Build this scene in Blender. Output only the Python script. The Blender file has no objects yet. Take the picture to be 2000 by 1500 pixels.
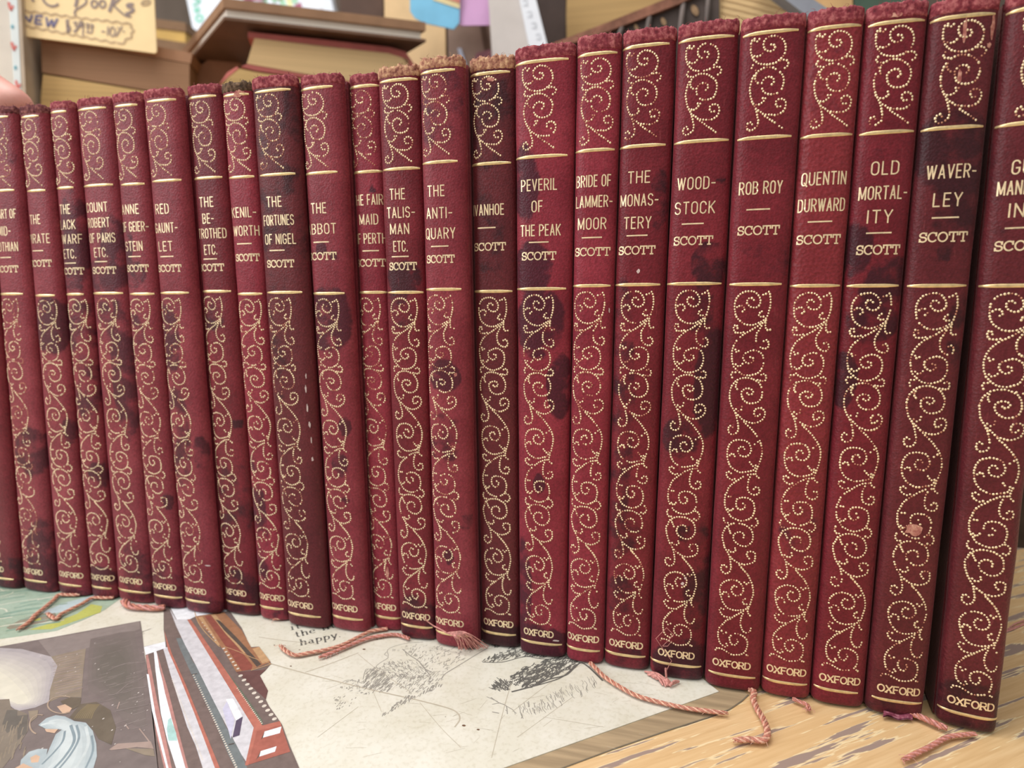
import bpy, math, random
from mathutils import Vector, Matrix
import numpy as np

# ------------------------------------------------------------------ camera, world, lights, exposure
# lengths below are millimetres (MM turns them into metres).  The row of books runs along X,
# its spines face -Y, Z is up and the table top is Z = 0.
MM = 0.001
F_PX = 1150.0
CAM = np.array([0.0, -155.585, 101.781])
RT = np.array([0.97004272, 0.24292157, -0.00249485])
UP = np.array([-0.02958402, 0.12831669, 0.99129189])
FW = np.array([-0.24112631, 0.96152168, -0.13165927])
sc = bpy.context.scene
C = sc.collection
cam_data = bpy.data.cameras.new('camera')
cam = bpy.data.objects.new('camera', cam_data); C.objects.link(cam)
cam.matrix_world = Matrix(((RT[0], UP[0], -FW[0], CAM[0]*MM), (RT[1], UP[1], -FW[1], CAM[1]*MM),
                           (RT[2], UP[2], -FW[2], CAM[2]*MM), (0, 0, 0, 1)))
cam_data.sensor_width = 36.0
cam_data.lens = 36.0*F_PX/2000.0
cam_data.clip_start = 0.005
cam_data.clip_end = 50
cam_data.dof.use_dof = True
cam_data.dof.focus_distance = 0.152
cam_data.dof.aperture_fstop = 12.5
sc.camera = cam
sc.view_settings.view_transform = 'Standard'
sc.view_settings.look = 'None'
sc.view_settings.gamma = 1.0
sc.view_settings.use_curve_mapping = False
sc.view_settings.exposure = -0.13

world = bpy.data.worlds.new('world'); sc.world = world
world.use_nodes = True
wn = world.node_tree.nodes; wl = world.node_tree.links
bg = wn['Background']
bg.inputs[0].default_value = (1.0, 0.965, 0.925, 1)
bg.inputs[1].default_value = 0.43

def area_light(name, loc, target, size, size_y, power, color):
    d = bpy.data.lights.new(name, 'AREA'); d.shape = 'RECTANGLE'
    d.size = size; d.size_y = size_y; d.energy = power; d.color = color
    o = bpy.data.objects.new(name, d); C.objects.link(o)
    o.location = loc
    o.rotation_euler = (Vector(target) - Vector(loc)).to_track_quat('-Z', 'Y').to_euler()
    return o
area_light('ceiling_lamp', (-0.25, -0.75, 1.7), (0, 0.0, 0.1), 1.3, 0.5, 10.5, (1.0, 0.965, 0.92))
area_light('ceiling_lamp', (-0.2, 0.35, 1.8), (0, 0.1, 0.1), 1.6, 0.5, 18.5, (1.0, 0.96, 0.91))
area_light('left_fill_light', (-0.85, -0.55, 0.55), (-0.2, 0, 0.08), 0.5, 0.6, 7.2, (0.98, 0.98, 1.0))  # unseen fill from the left, added to brighten the leftmost spines
area_light('background_fill_light', (-0.2, -0.06, 0.85), (-0.2, 0.30, 0.26), 0.7, 0.12, 3.3, (1.0, 0.96, 0.90))  # unseen fill above the row, added to brighten the things behind

def ray(x, y): return FW + RT*((x-1000)/F_PX) + UP*((750-y)/F_PX)
def at_depth(x, y, Y):
    d = ray(x, y); return CAM + d*((Y-CAM[1])/d[1])
def at_height(x, y, Z):
    d = ray(x, y); return CAM + d*((Z-CAM[2])/d[2])

# ------------------------------------------------------------------ materials
def lin(c):
    return tuple(((v/255/12.92) if v/255 <= 0.04045 else ((v/255+0.055)/1.055)**2.4) for v in c) + (1,)
class NT:
    def __init__(self, name):
        self.m = bpy.data.materials.new(name); self.m.use_nodes = True
        self.t = self.m.node_tree; self.b = self.t.nodes['Principled BSDF']
    def n(self, kind, **kw):
        o = self.t.nodes.new(kind)
        for k, v in kw.items():
            if k.startswith('i_'): o.inputs[k[2:].replace('_', ' ')].default_value = v
            elif k[0] == 'n' and k[1:].isdigit(): o.inputs[int(k[1:])].default_value = v
            else: setattr(o, k, v)
        return o
    def l(self, a, b): self.t.links.new(a, b)
    def mix(self, fac, a, b, blend='MIX'):
        o = self.t.nodes.new('ShaderNodeMix'); o.data_type = 'RGBA'; o.blend_type = blend
        for s, v in ((o.inputs[0], fac), (o.inputs[6], a), (o.inputs[7], b)):
            if hasattr(v, 'default_value') or hasattr(v, 'is_linked'): self.l(v, s)
            else: s.default_value = v
        return o.outputs[2]
    def ramp(self, src, stops):
        o = self.t.nodes.new('ShaderNodeValToRGB')
        e = o.color_ramp.elements
        while len(e) < len(stops): e.new(0.5)
        for k, (p, c) in enumerate(stops):
            e[k].position = p; e[k].color = c if len(c) == 4 else tuple(c)+(1,)
        self.l(src, o.inputs[0]); return o
    def coords(self, scale=(1, 1, 1), rot=(0, 0, 0), kind='Object', rnd=False):
        tc = self.n('ShaderNodeTexCoord'); mp = self.n('ShaderNodeMapping')
        mp.inputs['Scale'].default_value = scale; mp.inputs['Rotation'].default_value = rot
        self.l(tc.outputs[kind], mp.inputs[0])
        if rnd:
            oi = self.n('ShaderNodeObjectInfo'); mm = self.n('ShaderNodeMath', operation='MULTIPLY'); mm.inputs[1].default_value = 37.0
            self.l(oi.outputs['Random'], mm.inputs[0]); self.l(mm.outputs[0], mp.inputs['Location'])
        return mp.outputs[0]
    def noise(self, co, scale, detail=3, rough=0.55):
        o = self.n('ShaderNodeTexNoise'); o.inputs['Scale'].default_value = scale
        o.inputs['Detail'].default_value = detail; o.inputs['Roughness'].default_value = rough
        self.l(co, o.inputs['Vector']); return o.outputs['Fac']
    def bump(self, h, strength, dist):
        o = self.n('ShaderNodeBump'); o.inputs['Strength'].default_value = strength; o.inputs['Distance'].default_value = dist
        self.l(h, o.inputs['Height']); self.l(o.outputs[0], self.b.inputs['Normal'])

def plain(name, rgb, rough=0.6, spec=0.3, var=0.12, scale=300, metallic=0.0, bump=0.0, stretch=(1, 1, 1)):
    k = NT(name); col = lin(rgb)
    co = k.coords(scale=stretch)
    f = k.noise(co, scale, 4)
    dk = tuple(c*(1-var*1.6) for c in col[:3])+(1,); lt = tuple(min(1, c*(1+var)) for c in col[:3])+(1,)
    r = k.ramp(f, [(0.3, dk), (0.7, lt)])
    k.l(r.outputs[0], k.b.inputs['Base Color'])
    k.b.inputs['Roughness'].default_value = rough
    k.b.inputs['Specular IOR Level'].default_value = spec
    k.b.inputs['Metallic'].default_value = metallic
    if bump: k.bump(f, 0.5, bump)
    return k.m

def leather(name, light, mid, dark, grain=1900, grain_strength=0.35):
    """red roan leather: mottled base, sharp edged damp stains from the 'stain' attribute, fine grain"""
    k = NT(name)
    co = k.coords(rnd=True)
    big = k.noise(co, 60, 6, 0.68)
    r = k.ramp(big, [(0.30, lin(mid)), (0.52, lin(tuple((a+b)/2 for a, b in zip(light, mid)))), (0.72, lin(light))])
    at = k.n('ShaderNodeAttribute', attribute_name='stain')
    edge = k.noise(co, 160, 5, 0.62)
    a1 = k.n('ShaderNodeMath', operation='MULTIPLY_ADD'); a1.inputs[1].default_value = 0.95
    k.l(edge, a1.inputs[0]); k.l(at.outputs['Fac'], a1.inputs[2])
    sm = k.n('ShaderNodeMapRange', interpolation_type='SMOOTHSTEP'); sm.inputs[1].default_value = 0.80; sm.inputs[2].default_value = 1.03
    k.l(a1.outputs[0], sm.inputs[0])
    c = k.mix(sm.outputs[0], r.outputs[0], lin(dark))
    # rubbed pale scratches and scuffs
    sco = k.coords(scale=(1, 1, 0.18), rnd=True)
    sn = k.noise(sco, 900, 3, 0.7)
    sr = k.ramp(sn, [(0.64, (0, 0, 0, 1)), (0.80, (0.32, 0.32, 0.32, 1))])
    c = k.mix(sr.outputs[0], c, lin((176, 96, 100)))
    # fine speckle
    sp = k.noise(co, 1500, 4, 0.7)
    spr = k.ramp(sp, [(0.35, (0.74, 0.74, 0.74, 1)), (0.65, (1.16, 1.16, 1.16, 1))])
    c = k.mix(1.0, c, spr.outputs[0], 'MULTIPLY')
    k.l(c, k.b.inputs['Base Color'])
    k.b.inputs['Roughness'].default_value = 0.46
    k.b.inputs['Specular IOR Level'].default_value = 0.27
    k.b.inputs['Sheen Weight'].default_value = 0.10
    k.b.inputs['Sheen Roughness'].default_value = 0.45
    k.b.inputs['Sheen Tint'].default_value = (1.0, 0.72, 0.74, 1)
    v = k.n('ShaderNodeTexVoronoi'); v.inputs['Scale'].default_value = grain
    k.l(k.coords(rnd=True), v.inputs['Vector'])
    gn = k.noise(co, grain*0.55, 3, 0.6)
    ad = k.n('ShaderNodeMath', operation='ADD'); k.l(v.outputs['Distance'], ad.inputs[0]); k.l(gn, ad.inputs[1])
    k.bump(ad.outputs[0], grain_strength, 0.00022)
    return k.m

def frayed(name, a, b, c):
    k = NT(name); co = k.coords(scale=(1, 1, 1), rnd=True)
    f = k.noise(co, 800, 5, 0.65)
    r = k.ramp(f, [(0.30, lin(a)), (0.48, lin(b)), (0.66, lin(c))])
    k.l(r.outputs[0], k.b.inputs['Base Color'])
    k.b.inputs['Roughness'].default_value = 0.8; k.b.inputs['Specular IOR Level'].default_value = 0.15
    k.bump(f, 0.6, 0.0004)
    return k.m

def gilt_mat(name, rgb, metallic=0.55, rough=0.36):
    k = NT(name); co = k.coords(rnd=True)
    f = k.noise(co, 700, 3, 0.6)
    c = lin(rgb)
    r = k.ramp(f, [(0.30, tuple(v*0.72 for v in c[:3])), (0.6, c)])
    k.l(r.outputs[0], k.b.inputs['Base Color'])
    k.b.inputs['Metallic'].default_value = metallic; k.b.inputs['Roughness'].default_value = rough
    return k.m

M = {}
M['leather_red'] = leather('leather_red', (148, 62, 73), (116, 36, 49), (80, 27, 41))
M['leather_deep'] = leather('leather_deep', (128, 40, 52), (98, 23, 35), (64, 20, 32))
M['leather_warm'] = leather('leather_warm', (152, 54, 69), (118, 31, 47), (76, 22, 39))
M['leather_coarse'] = leather('leather_coarse', (140, 50, 58), (118, 38, 46), (84, 32, 46), grain=1150, grain_strength=0.6)
M['leather_dark'] = leather('leather_dark', (104, 38, 45), (86, 28, 36), (58, 21, 29))
M['gilt'] = gilt_mat('gilt', (252, 230, 190), 0.3, 0.36)
M['gilt_rule'] = gilt_mat('gilt_rule', (240, 214, 160), 0.55, 0.32)
M['fray_red'] = frayed('fray_red', (92, 36, 46), (134, 58, 68), (184, 112, 114))
M['fray_tan'] = frayed('fray_tan', (96, 46, 46), (168, 120, 100), (214, 178, 140))
M['fray_brown'] = frayed('fray_brown', (38, 26, 20), (84, 66, 52), (128, 104, 84))
M['pages_gilt'] = plain('pages_gilt', (196, 168, 118), 0.45, 0.4, 0.1, 900, stretch=(8, 0.2, 0.2))
M['ribbon'] = plain('ribbon', (224, 176, 152), 0.6, 0.35, 0.25, 1600); M['ribbon_shade'] = plain('ribbon_shade', (190, 124, 106), 0.6, 0.35, 0.25, 1600)
M['ribbon_pink'] = plain('ribbon_pink', (212, 150, 142), 0.6, 0.35, 0.25, 1600)
M['scuff'] = frayed('scuff', (140, 74, 76), (178, 118, 108), (212, 164, 146)); M['fleck'] = plain('fleck', (206, 188, 186), 0.7, 0.2, 0.1)
M['fray_dark'] = frayed('fray_dark', (58, 30, 34), (100, 52, 56), (152, 100, 96))
M['flap'] = frayed('flap', (92, 40, 56), (128, 62, 80), (176, 120, 132))

# ------------------------------------------------------------------ mesh helpers (all take millimetres)
class MB:
    def __init__(self): self.v = []; self.f = []; self.fm = []; self.sm = []
    def add(self, verts, faces, mi=0, smooth=True):
        b = len(self.v); self.v.extend([tuple(map(float, p)) for p in verts])
        for q in faces: self.f.append(tuple(b+i for i in q)); self.fm.append(mi); self.sm.append(smooth)
    def grid(self, rows, mi=0, smooth=True, close=False):
        n = len(rows[0]); vs = [p for r in rows for p in r]; fs = []
        for i in range(len(rows)-1):
            for j in range(n if close else n-1):
                k = (j+1) % n
                fs.append((i*n+j, i*n+k, (i+1)*n+k, (i+1)*n+j))
        self.add(vs, fs, mi, smooth)
    def box(self, lo, hi, mi=0):
        x0, y0, z0 = lo; x1, y1, z1 = hi
        self.add([(x0,y0,z0),(x1,y0,z0),(x1,y1,z0),(x0,y1,z0),(x0,y0,z1),(x1,y0,z1),(x1,y1,z1),(x0,y1,z1)],
                 [(0,3,2,1),(4,5,6,7),(0,1,5,4),(1,2,6,5),(2,3,7,6),(3,0,4,7)], mi, False)
    def prism(self, poly, vec, mi=0, smooth=False, side=None):
        """closed polygon (3-D points) pushed along vec"""
        n = len(poly); v = np.array(vec, float); p = [np.array(q, float) for q in poly]
        nrm = np.zeros(3)
        for i in range(n): nrm += np.cross(p[i]-p[0], p[(i+1) % n]-p[0])
        if nrm @ v > 0: p = p[::-1]
        self.add(p, [tuple(range(n))], mi, smooth)
        self.add([q+v for q in p], [tuple(range(n))[::-1]], mi, smooth)
        for i in range(n):
            a, b = p[i], p[(i+1) % n]
            self.add([a, a+v, b+v, b], [(0, 1, 2, 3)], mi if side is None else side, smooth)
    def tube(self, pts, rad, seg=8, mi=0):
        p = [np.array(q, float) for q in pts]; n = len(p)
        rows = []; ref = np.array([0.0, 0.0, 1.0])
        for i in range(n):
            t = p[min(i+1, n-1)]-p[max(i-1, 0)]; t = t/(np.linalg.norm(t)+1e-9)
            a = np.cross(t, ref)
            if np.linalg.norm(a) < 1e-3: a = np.cross(t, np.array([1.0, 0, 0]))
            a /= np.linalg.norm(a); b = np.cross(a, t)
            r = rad[i] if hasattr(rad, '__len__') else rad
            rows.append([p[i]+r*(a*math.cos(6.28319*k/seg)+b*math.sin(6.28319*k/seg)) for k in range(seg)])
        self.grid(rows, mi, True, True)
        self.add(rows[0], [tuple(range(seg))[::-1]], mi); self.add(rows[-1], [tuple(range(seg))], mi)
    def build(self, name, mats, parent=None, loc=None):
        me = bpy.data.meshes.new(name)
        me.from_pydata([(x*MM, y*MM, z*MM) for x, y, z in self.v], [], self.f)
        for m in (mats if isinstance(mats, (list, tuple)) else [mats]): me.materials.append(m)
        me.polygons.foreach_set('material_index', self.fm)
        me.polygons.foreach_set('use_smooth', self.sm)
        me.update()
        o = bpy.data.objects.new(name, me); C.objects.link(o)
        if parent is not None: o.parent = parent
        if loc is not None: o.location = [c*MM for c in loc]
        return o
def thing(name, label, cat, loc=(0, 0, 0), group=None):
    o = bpy.data.objects.new(name, None); C.objects.link(o); o.empty_display_size = 0.01
    o.location = [c*MM for c in loc]; o['label'] = label; o['category'] = cat
    if group: o['group'] = group
    return o
def tag(o, label, cat, group=None):
    o['label'] = label; o['category'] = cat
    if group: o['group'] = group
    return o
def smooth_path(pts, step):
    """Catmull-Rom through 2-D or 3-D points, sampled about every step"""
    p = [np.array(q, float) for q in pts]
    if len(p) == 2:
        n = max(1, int(round(np.linalg.norm(p[1]-p[0])/step))); return [p[0]+(p[1]-p[0])*i/n for i in range(n+1)]
    q = [2*p[0]-p[1]]+p+[2*p[-1]-p[-2]]; fine = []
    for i in range(1, len(q)-2):
        for t in np.linspace(0, 1, 12, endpoint=False):
            a, b, c, d = q[i-1:i+3]
            fine.append(0.5*((2*b)+(c-a)*t+(2*a-5*b+4*c-d)*t*t+(3*b-a-3*c+d)*t**3))
    fine.append(p[-1])
    s = np.concatenate([[0], np.cumsum([np.linalg.norm(fine[i+1]-fine[i]) for i in range(len(fine)-1)])])
    n = max(1, int(round(s[-1]/step))); out = []
    A = np.array(fine)
    for k in range(n+1):
        out.append(np.array([np.interp(s[-1]*k/n, s, A[:, j]) for j in range(A.shape[1])]))
    return out
def ribbon2d(pts, width):
    """left and right edge points of a stroke through 2-D points"""
    p = [np.array(q, float) for q in pts]; n = len(p); L = []; R = []
    for i in range(n):
        t = p[min(i+1, n-1)]-p[max(i-1, 0)]; t = t/(np.linalg.norm(t)+1e-9)
        nn = np.array([-t[1], t[0]]); w = (width[i] if hasattr(width, '__len__') else width)/2
        L.append(p[i]+nn*w); R.append(p[i]-nn*w)
    return L, R

# ------------------------------------------------------------------ stroke lettering (unit height capitals)
def arc(cx, cy, rx, ry, a0, a1, n=9):
    return [(cx+rx*math.cos(math.radians(a0+(a1-a0)*i/n)), cy+ry*math.sin(math.radians(a0+(a1-a0)*i/n))) for i in range(n+1)]
def O_(w): return arc(w/2, .74, w/2, .26, 0, 180)+arc(w/2, .26, w/2, .26, 180, 360)+[(w, .74)]
def bowl(w, y0, y1, x=0.0):
    r = (y1-y0)/2; k = min(r, w*.6)
    return [(x, y1), (w-k, y1)]+arc(w-k, y1-k, k, k, 90, 0, 5)+arc(w-k, y0+k, k, k, 0, -90, 5)+[(x, y0)]
W = .46
GOTHIC = {
 'A': (W, [[(0, 0), (W/2, 1), (W, 0)], [(.09, .3), (W-.09, .3)]]),
 'B': (W, [[(0, 0), (0, 1)], bowl(W*.95, .53, 1), bowl(W, 0, .53)]),
 'C': (W, [arc(W/2, .74, W/2, .26, 0, 180)+arc(W/2, .26, W/2, .26, 180, 360)]),
 'D': (W, [[(0, 0), (0, 1)], bowl(W, 0, 1)]),
 'E': (W*.8, [[(W*.8, 1), (0, 1), (0, 0), (W*.8, 0)], [(0, .52), (W*.7, .52)]]),
 'F': (W*.8, [[(W*.8, 1), (0, 1), (0, 0)], [(0, .5), (W*.7, .5)]]),
 'G': (W, [arc(W/2, .74, W/2, .26, 10, 180)+arc(W/2, .26, W/2, .26, 180, 360)+[(W, .45), (W*.55, .45)]]),
 'H': (W, [[(0, 0), (0, 1)], [(W, 0), (W, 1)], [(0, .52), (W, .52)]]),
 'I': (.02, [[(0, 0), (0, 1)]]),
 'K': (W, [[(0, 0), (0, 1)], [(W, 1), (0, .4)], [(.14, .56), (W, 0)]]),
 'L': (W*.78, [[(0, 1), (0, 0), (W*.78, 0)]]),
 'M': (W*1.3, [[(0, 0), (0, 1), (W*.65, .1), (W*1.3, 1), (W*1.3, 0)]]),
 'N': (W, [[(0, 0), (0, 1), (W, 0), (W, 1)]]),
 'O': (W, [O_(W)]),
 'P': (W, [[(0, 0), (0, 1)], bowl(W, .45, 1)]),
 'Q': (W, [O_(W), [(W*.55, .22), (W*1.1, -.08)]]),
 'R': (W, [[(0, 0), (0, 1)], bowl(W, .48, 1), [(W*.5, .48), (W, 0)]]),
 'S': (W, [arc(W/2, .755, W/2, .245, 20, 270, 12)+arc(W/2, .255, W/2, .255, 90, -160, 12)]),
 'T': (W*.95, [[(0, 1), (W*.95, 1)], [(W*.475, 1), (W*.475, 0)]]),
 'U': (W, [[(0, 1), (0, .26)]+arc(W/2, .26, W/2, .26, 180, 360)+[(W, 1)]]),
 'V': (W, [[(0, 1), (W/2, 0), (W, 1)]]),
 'W': (W*1.5, [[(0, 1), (W*.38, 0), (W*.75, .95), (W*1.12, 0), (W*1.5, 1)]]),
 'X': (W*1.05, [[(0, 0), (W*1.05, 1)], [(0, 1), (W*1.05, 0)]]),
 'Y': (W, [[(0, 1), (W/2, .45), (W, 1)], [(W/2, .45), (W/2, 0)]]),
 'Z': (W, [[(0, 1), (W, 1), (0, 0), (W, 0)]]),
 '-': (.3, [[(0, .46), (.3, .46)]]), '.': (.03, [[(0, 0), (0.03, .07)]]), ' ': (.12, []),
}
ROMAN = {  # wide slab-serif capitals for the author's name
 'S': (.62, [arc(.31, .75, .29, .25, 25, 270, 12)+arc(.31, .255, .31, .255, 90, -155, 12), [(.58, .98), (.58, .70)], [(.02, .02), (.02, .30)]]),
 'C': (.78, [arc(.42, .5, .42, .5, 42, 318, 18), [(.74, .98), (.74, .66)]]),
 'O': (.86, [arc(.43, .5, .43, .5, 0, 360, 24)]),
 'T': (.82, [[(0, 1), (.82, 1)], [(.41, 1), (.41, 0)], [(.02, 1), (.02, .70)], [(.80, 1), (.80, .70)], [(.24, 0), (.58, 0)]]),
}
WIDE = {  # the wide publisher's line
 'O': (.84, [arc(.42, .5, .42, .5, 0, 360, 20)]), 'X': (.8, [[(0, 0), (.8, 1)], [(0, 1), (.8, 0)], [(-.06, 0), (.16, 0)], [(.64, 0), (.86, 0)]]),
 'F': (.6, [[(.62, 1), (0, 1), (0, 0)], [(0, .52), (.5, .52)], [(-.1, 0), (.16, 0)]]),
 'R': (.72, [[(0, 0), (0, 1)], bowl(.68, .46, 1), [(.36, .46), (.74, 0)], [(-.1, 0), (.12, 0)]]),
 'D': (.78, [[(0, 0), (0, 1)], bowl(.78, 0, 1)]),
}
def layout(text, font, gap):
    x = 0; out = []
    for ch in text:
        w, st = font[ch]
        for s in st: out.append([(x+px, py) for px, py in s])
        x += w+gap
    return out, x-gap
def fit_text(text, font, gap, width, height, cx, cz):
    """strokes in (a, z) millimetres, centred on cx, cz, exactly width wide"""
    st, w = layout(text, font, gap); kx = width/w
    return [[(cx+(px-w/2)*kx, cz+(py-.5)*height) for px, py in s] for s in st]

TOP_CURVES=[[[0.14,160.39],[0.9,160.19],[1.02,159.54],[0.56,159.04],[-0.14,158.93],[-0.85,159.19],[-1.27,159.69],[-1.5,160.35],[-1.4,161.25],[-0.84,161.82],[-0.1,162.19],[0.67,162.2],[1.56,161.93],[2.48,161.31],[3.06,160.46],[3.32,159.54],[3.24,158.45],[2.9,157.66],[2.33,157.06],[1.51,156.4],[0.66,156.16],[-0.37,156.06],[-1.42,156.23],[-2.21,156.46],[-3.04,157.1],[-3.64,157.9],[-4.02,158.79],[-4.21,159.74],[-4.21,160.66],[-4.18,161.57],[-3.51,162.09]],[[-3.48,161.63],[-2.9,161.41],[-2.47,161.84]],[[-3.3,158.3],[-2.69,158.12],[-2.06,158.23],[-1.61,158.63]],[[2.36,156.69],[2.89,156.75],[3.43,156.77],[3.94,156.34],[4.15,155.61],[3.38,154.99]],[[-3.52,156.31],[-3.82,155.52],[-3.4,155.18],[-2.87,155.05]],[[0.78,151.68],[1.25,152.29],[1.02,152.95],[0.29,153.35],[-0.4,153.27],[-0.97,152.9],[-1.4,152.16],[-1.34,151.42],[-1.14,150.65],[-0.74,150.06],[-0.09,149.63],[0.7,149.47],[1.49,149.5],[2.09,149.68],[2.73,150.06],[3.1,150.78],[3.31,151.69],[3.3,152.61],[3.04,153.45],[2.5,154.12],[1.93,154.62],[1.28,155.04],[0.56,155.35],[-0.32,155.47],[-1.18,155.41],[-1.76,155.16],[-2.34,154.86],[-2.78,154.26],[-3.21,153.86],[-3.5,153.25],[-3.76,152.17],[-3.91,151.16],[-3.78,150.21],[-3.63,149.35],[-3.3,148.36],[-2.89,147.57],[-2.58,146.97],[-2.27,146.28],[-2.09,145.6],[-1.84,144.64],[-1.67,143.87],[-1.71,143.02],[-1.88,142.57],[-2.29,142.22],[-2.79,141.89],[-3.34,141.76],[-3.94,142.11],[-4.13,142.81],[-3.9,143.44],[-3.28,143.65],[-2.98,143.14]],[[-2.87,153.9],[-2.91,153.35],[-2.75,152.78],[-2.22,152.25]],[[-2.36,147.47],[-1.84,147.42],[-1.16,147.73],[-0.76,148.11],[-0.95,148.78],[-0.37,148.73]],[[-2.29,146.56],[-1.67,146.03],[-1.17,145.71],[-0.7,145.29],[0.19,145.07],[1.26,144.92],[2.06,144.86],[2.68,144.96],[3.2,145.25],[3.72,145.66],[4.04,146.31],[4.15,147.23],[3.79,147.98],[3.1,148.34],[2.43,148.23],[1.93,147.8],[1.99,147.14],[2.35,146.65],[2.98,146.67]],[[-0.22,144.79],[0.53,144.17],[1.38,143.54],[2.32,142.92],[3.0,142.32],[3.6,141.92]]]
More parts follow.
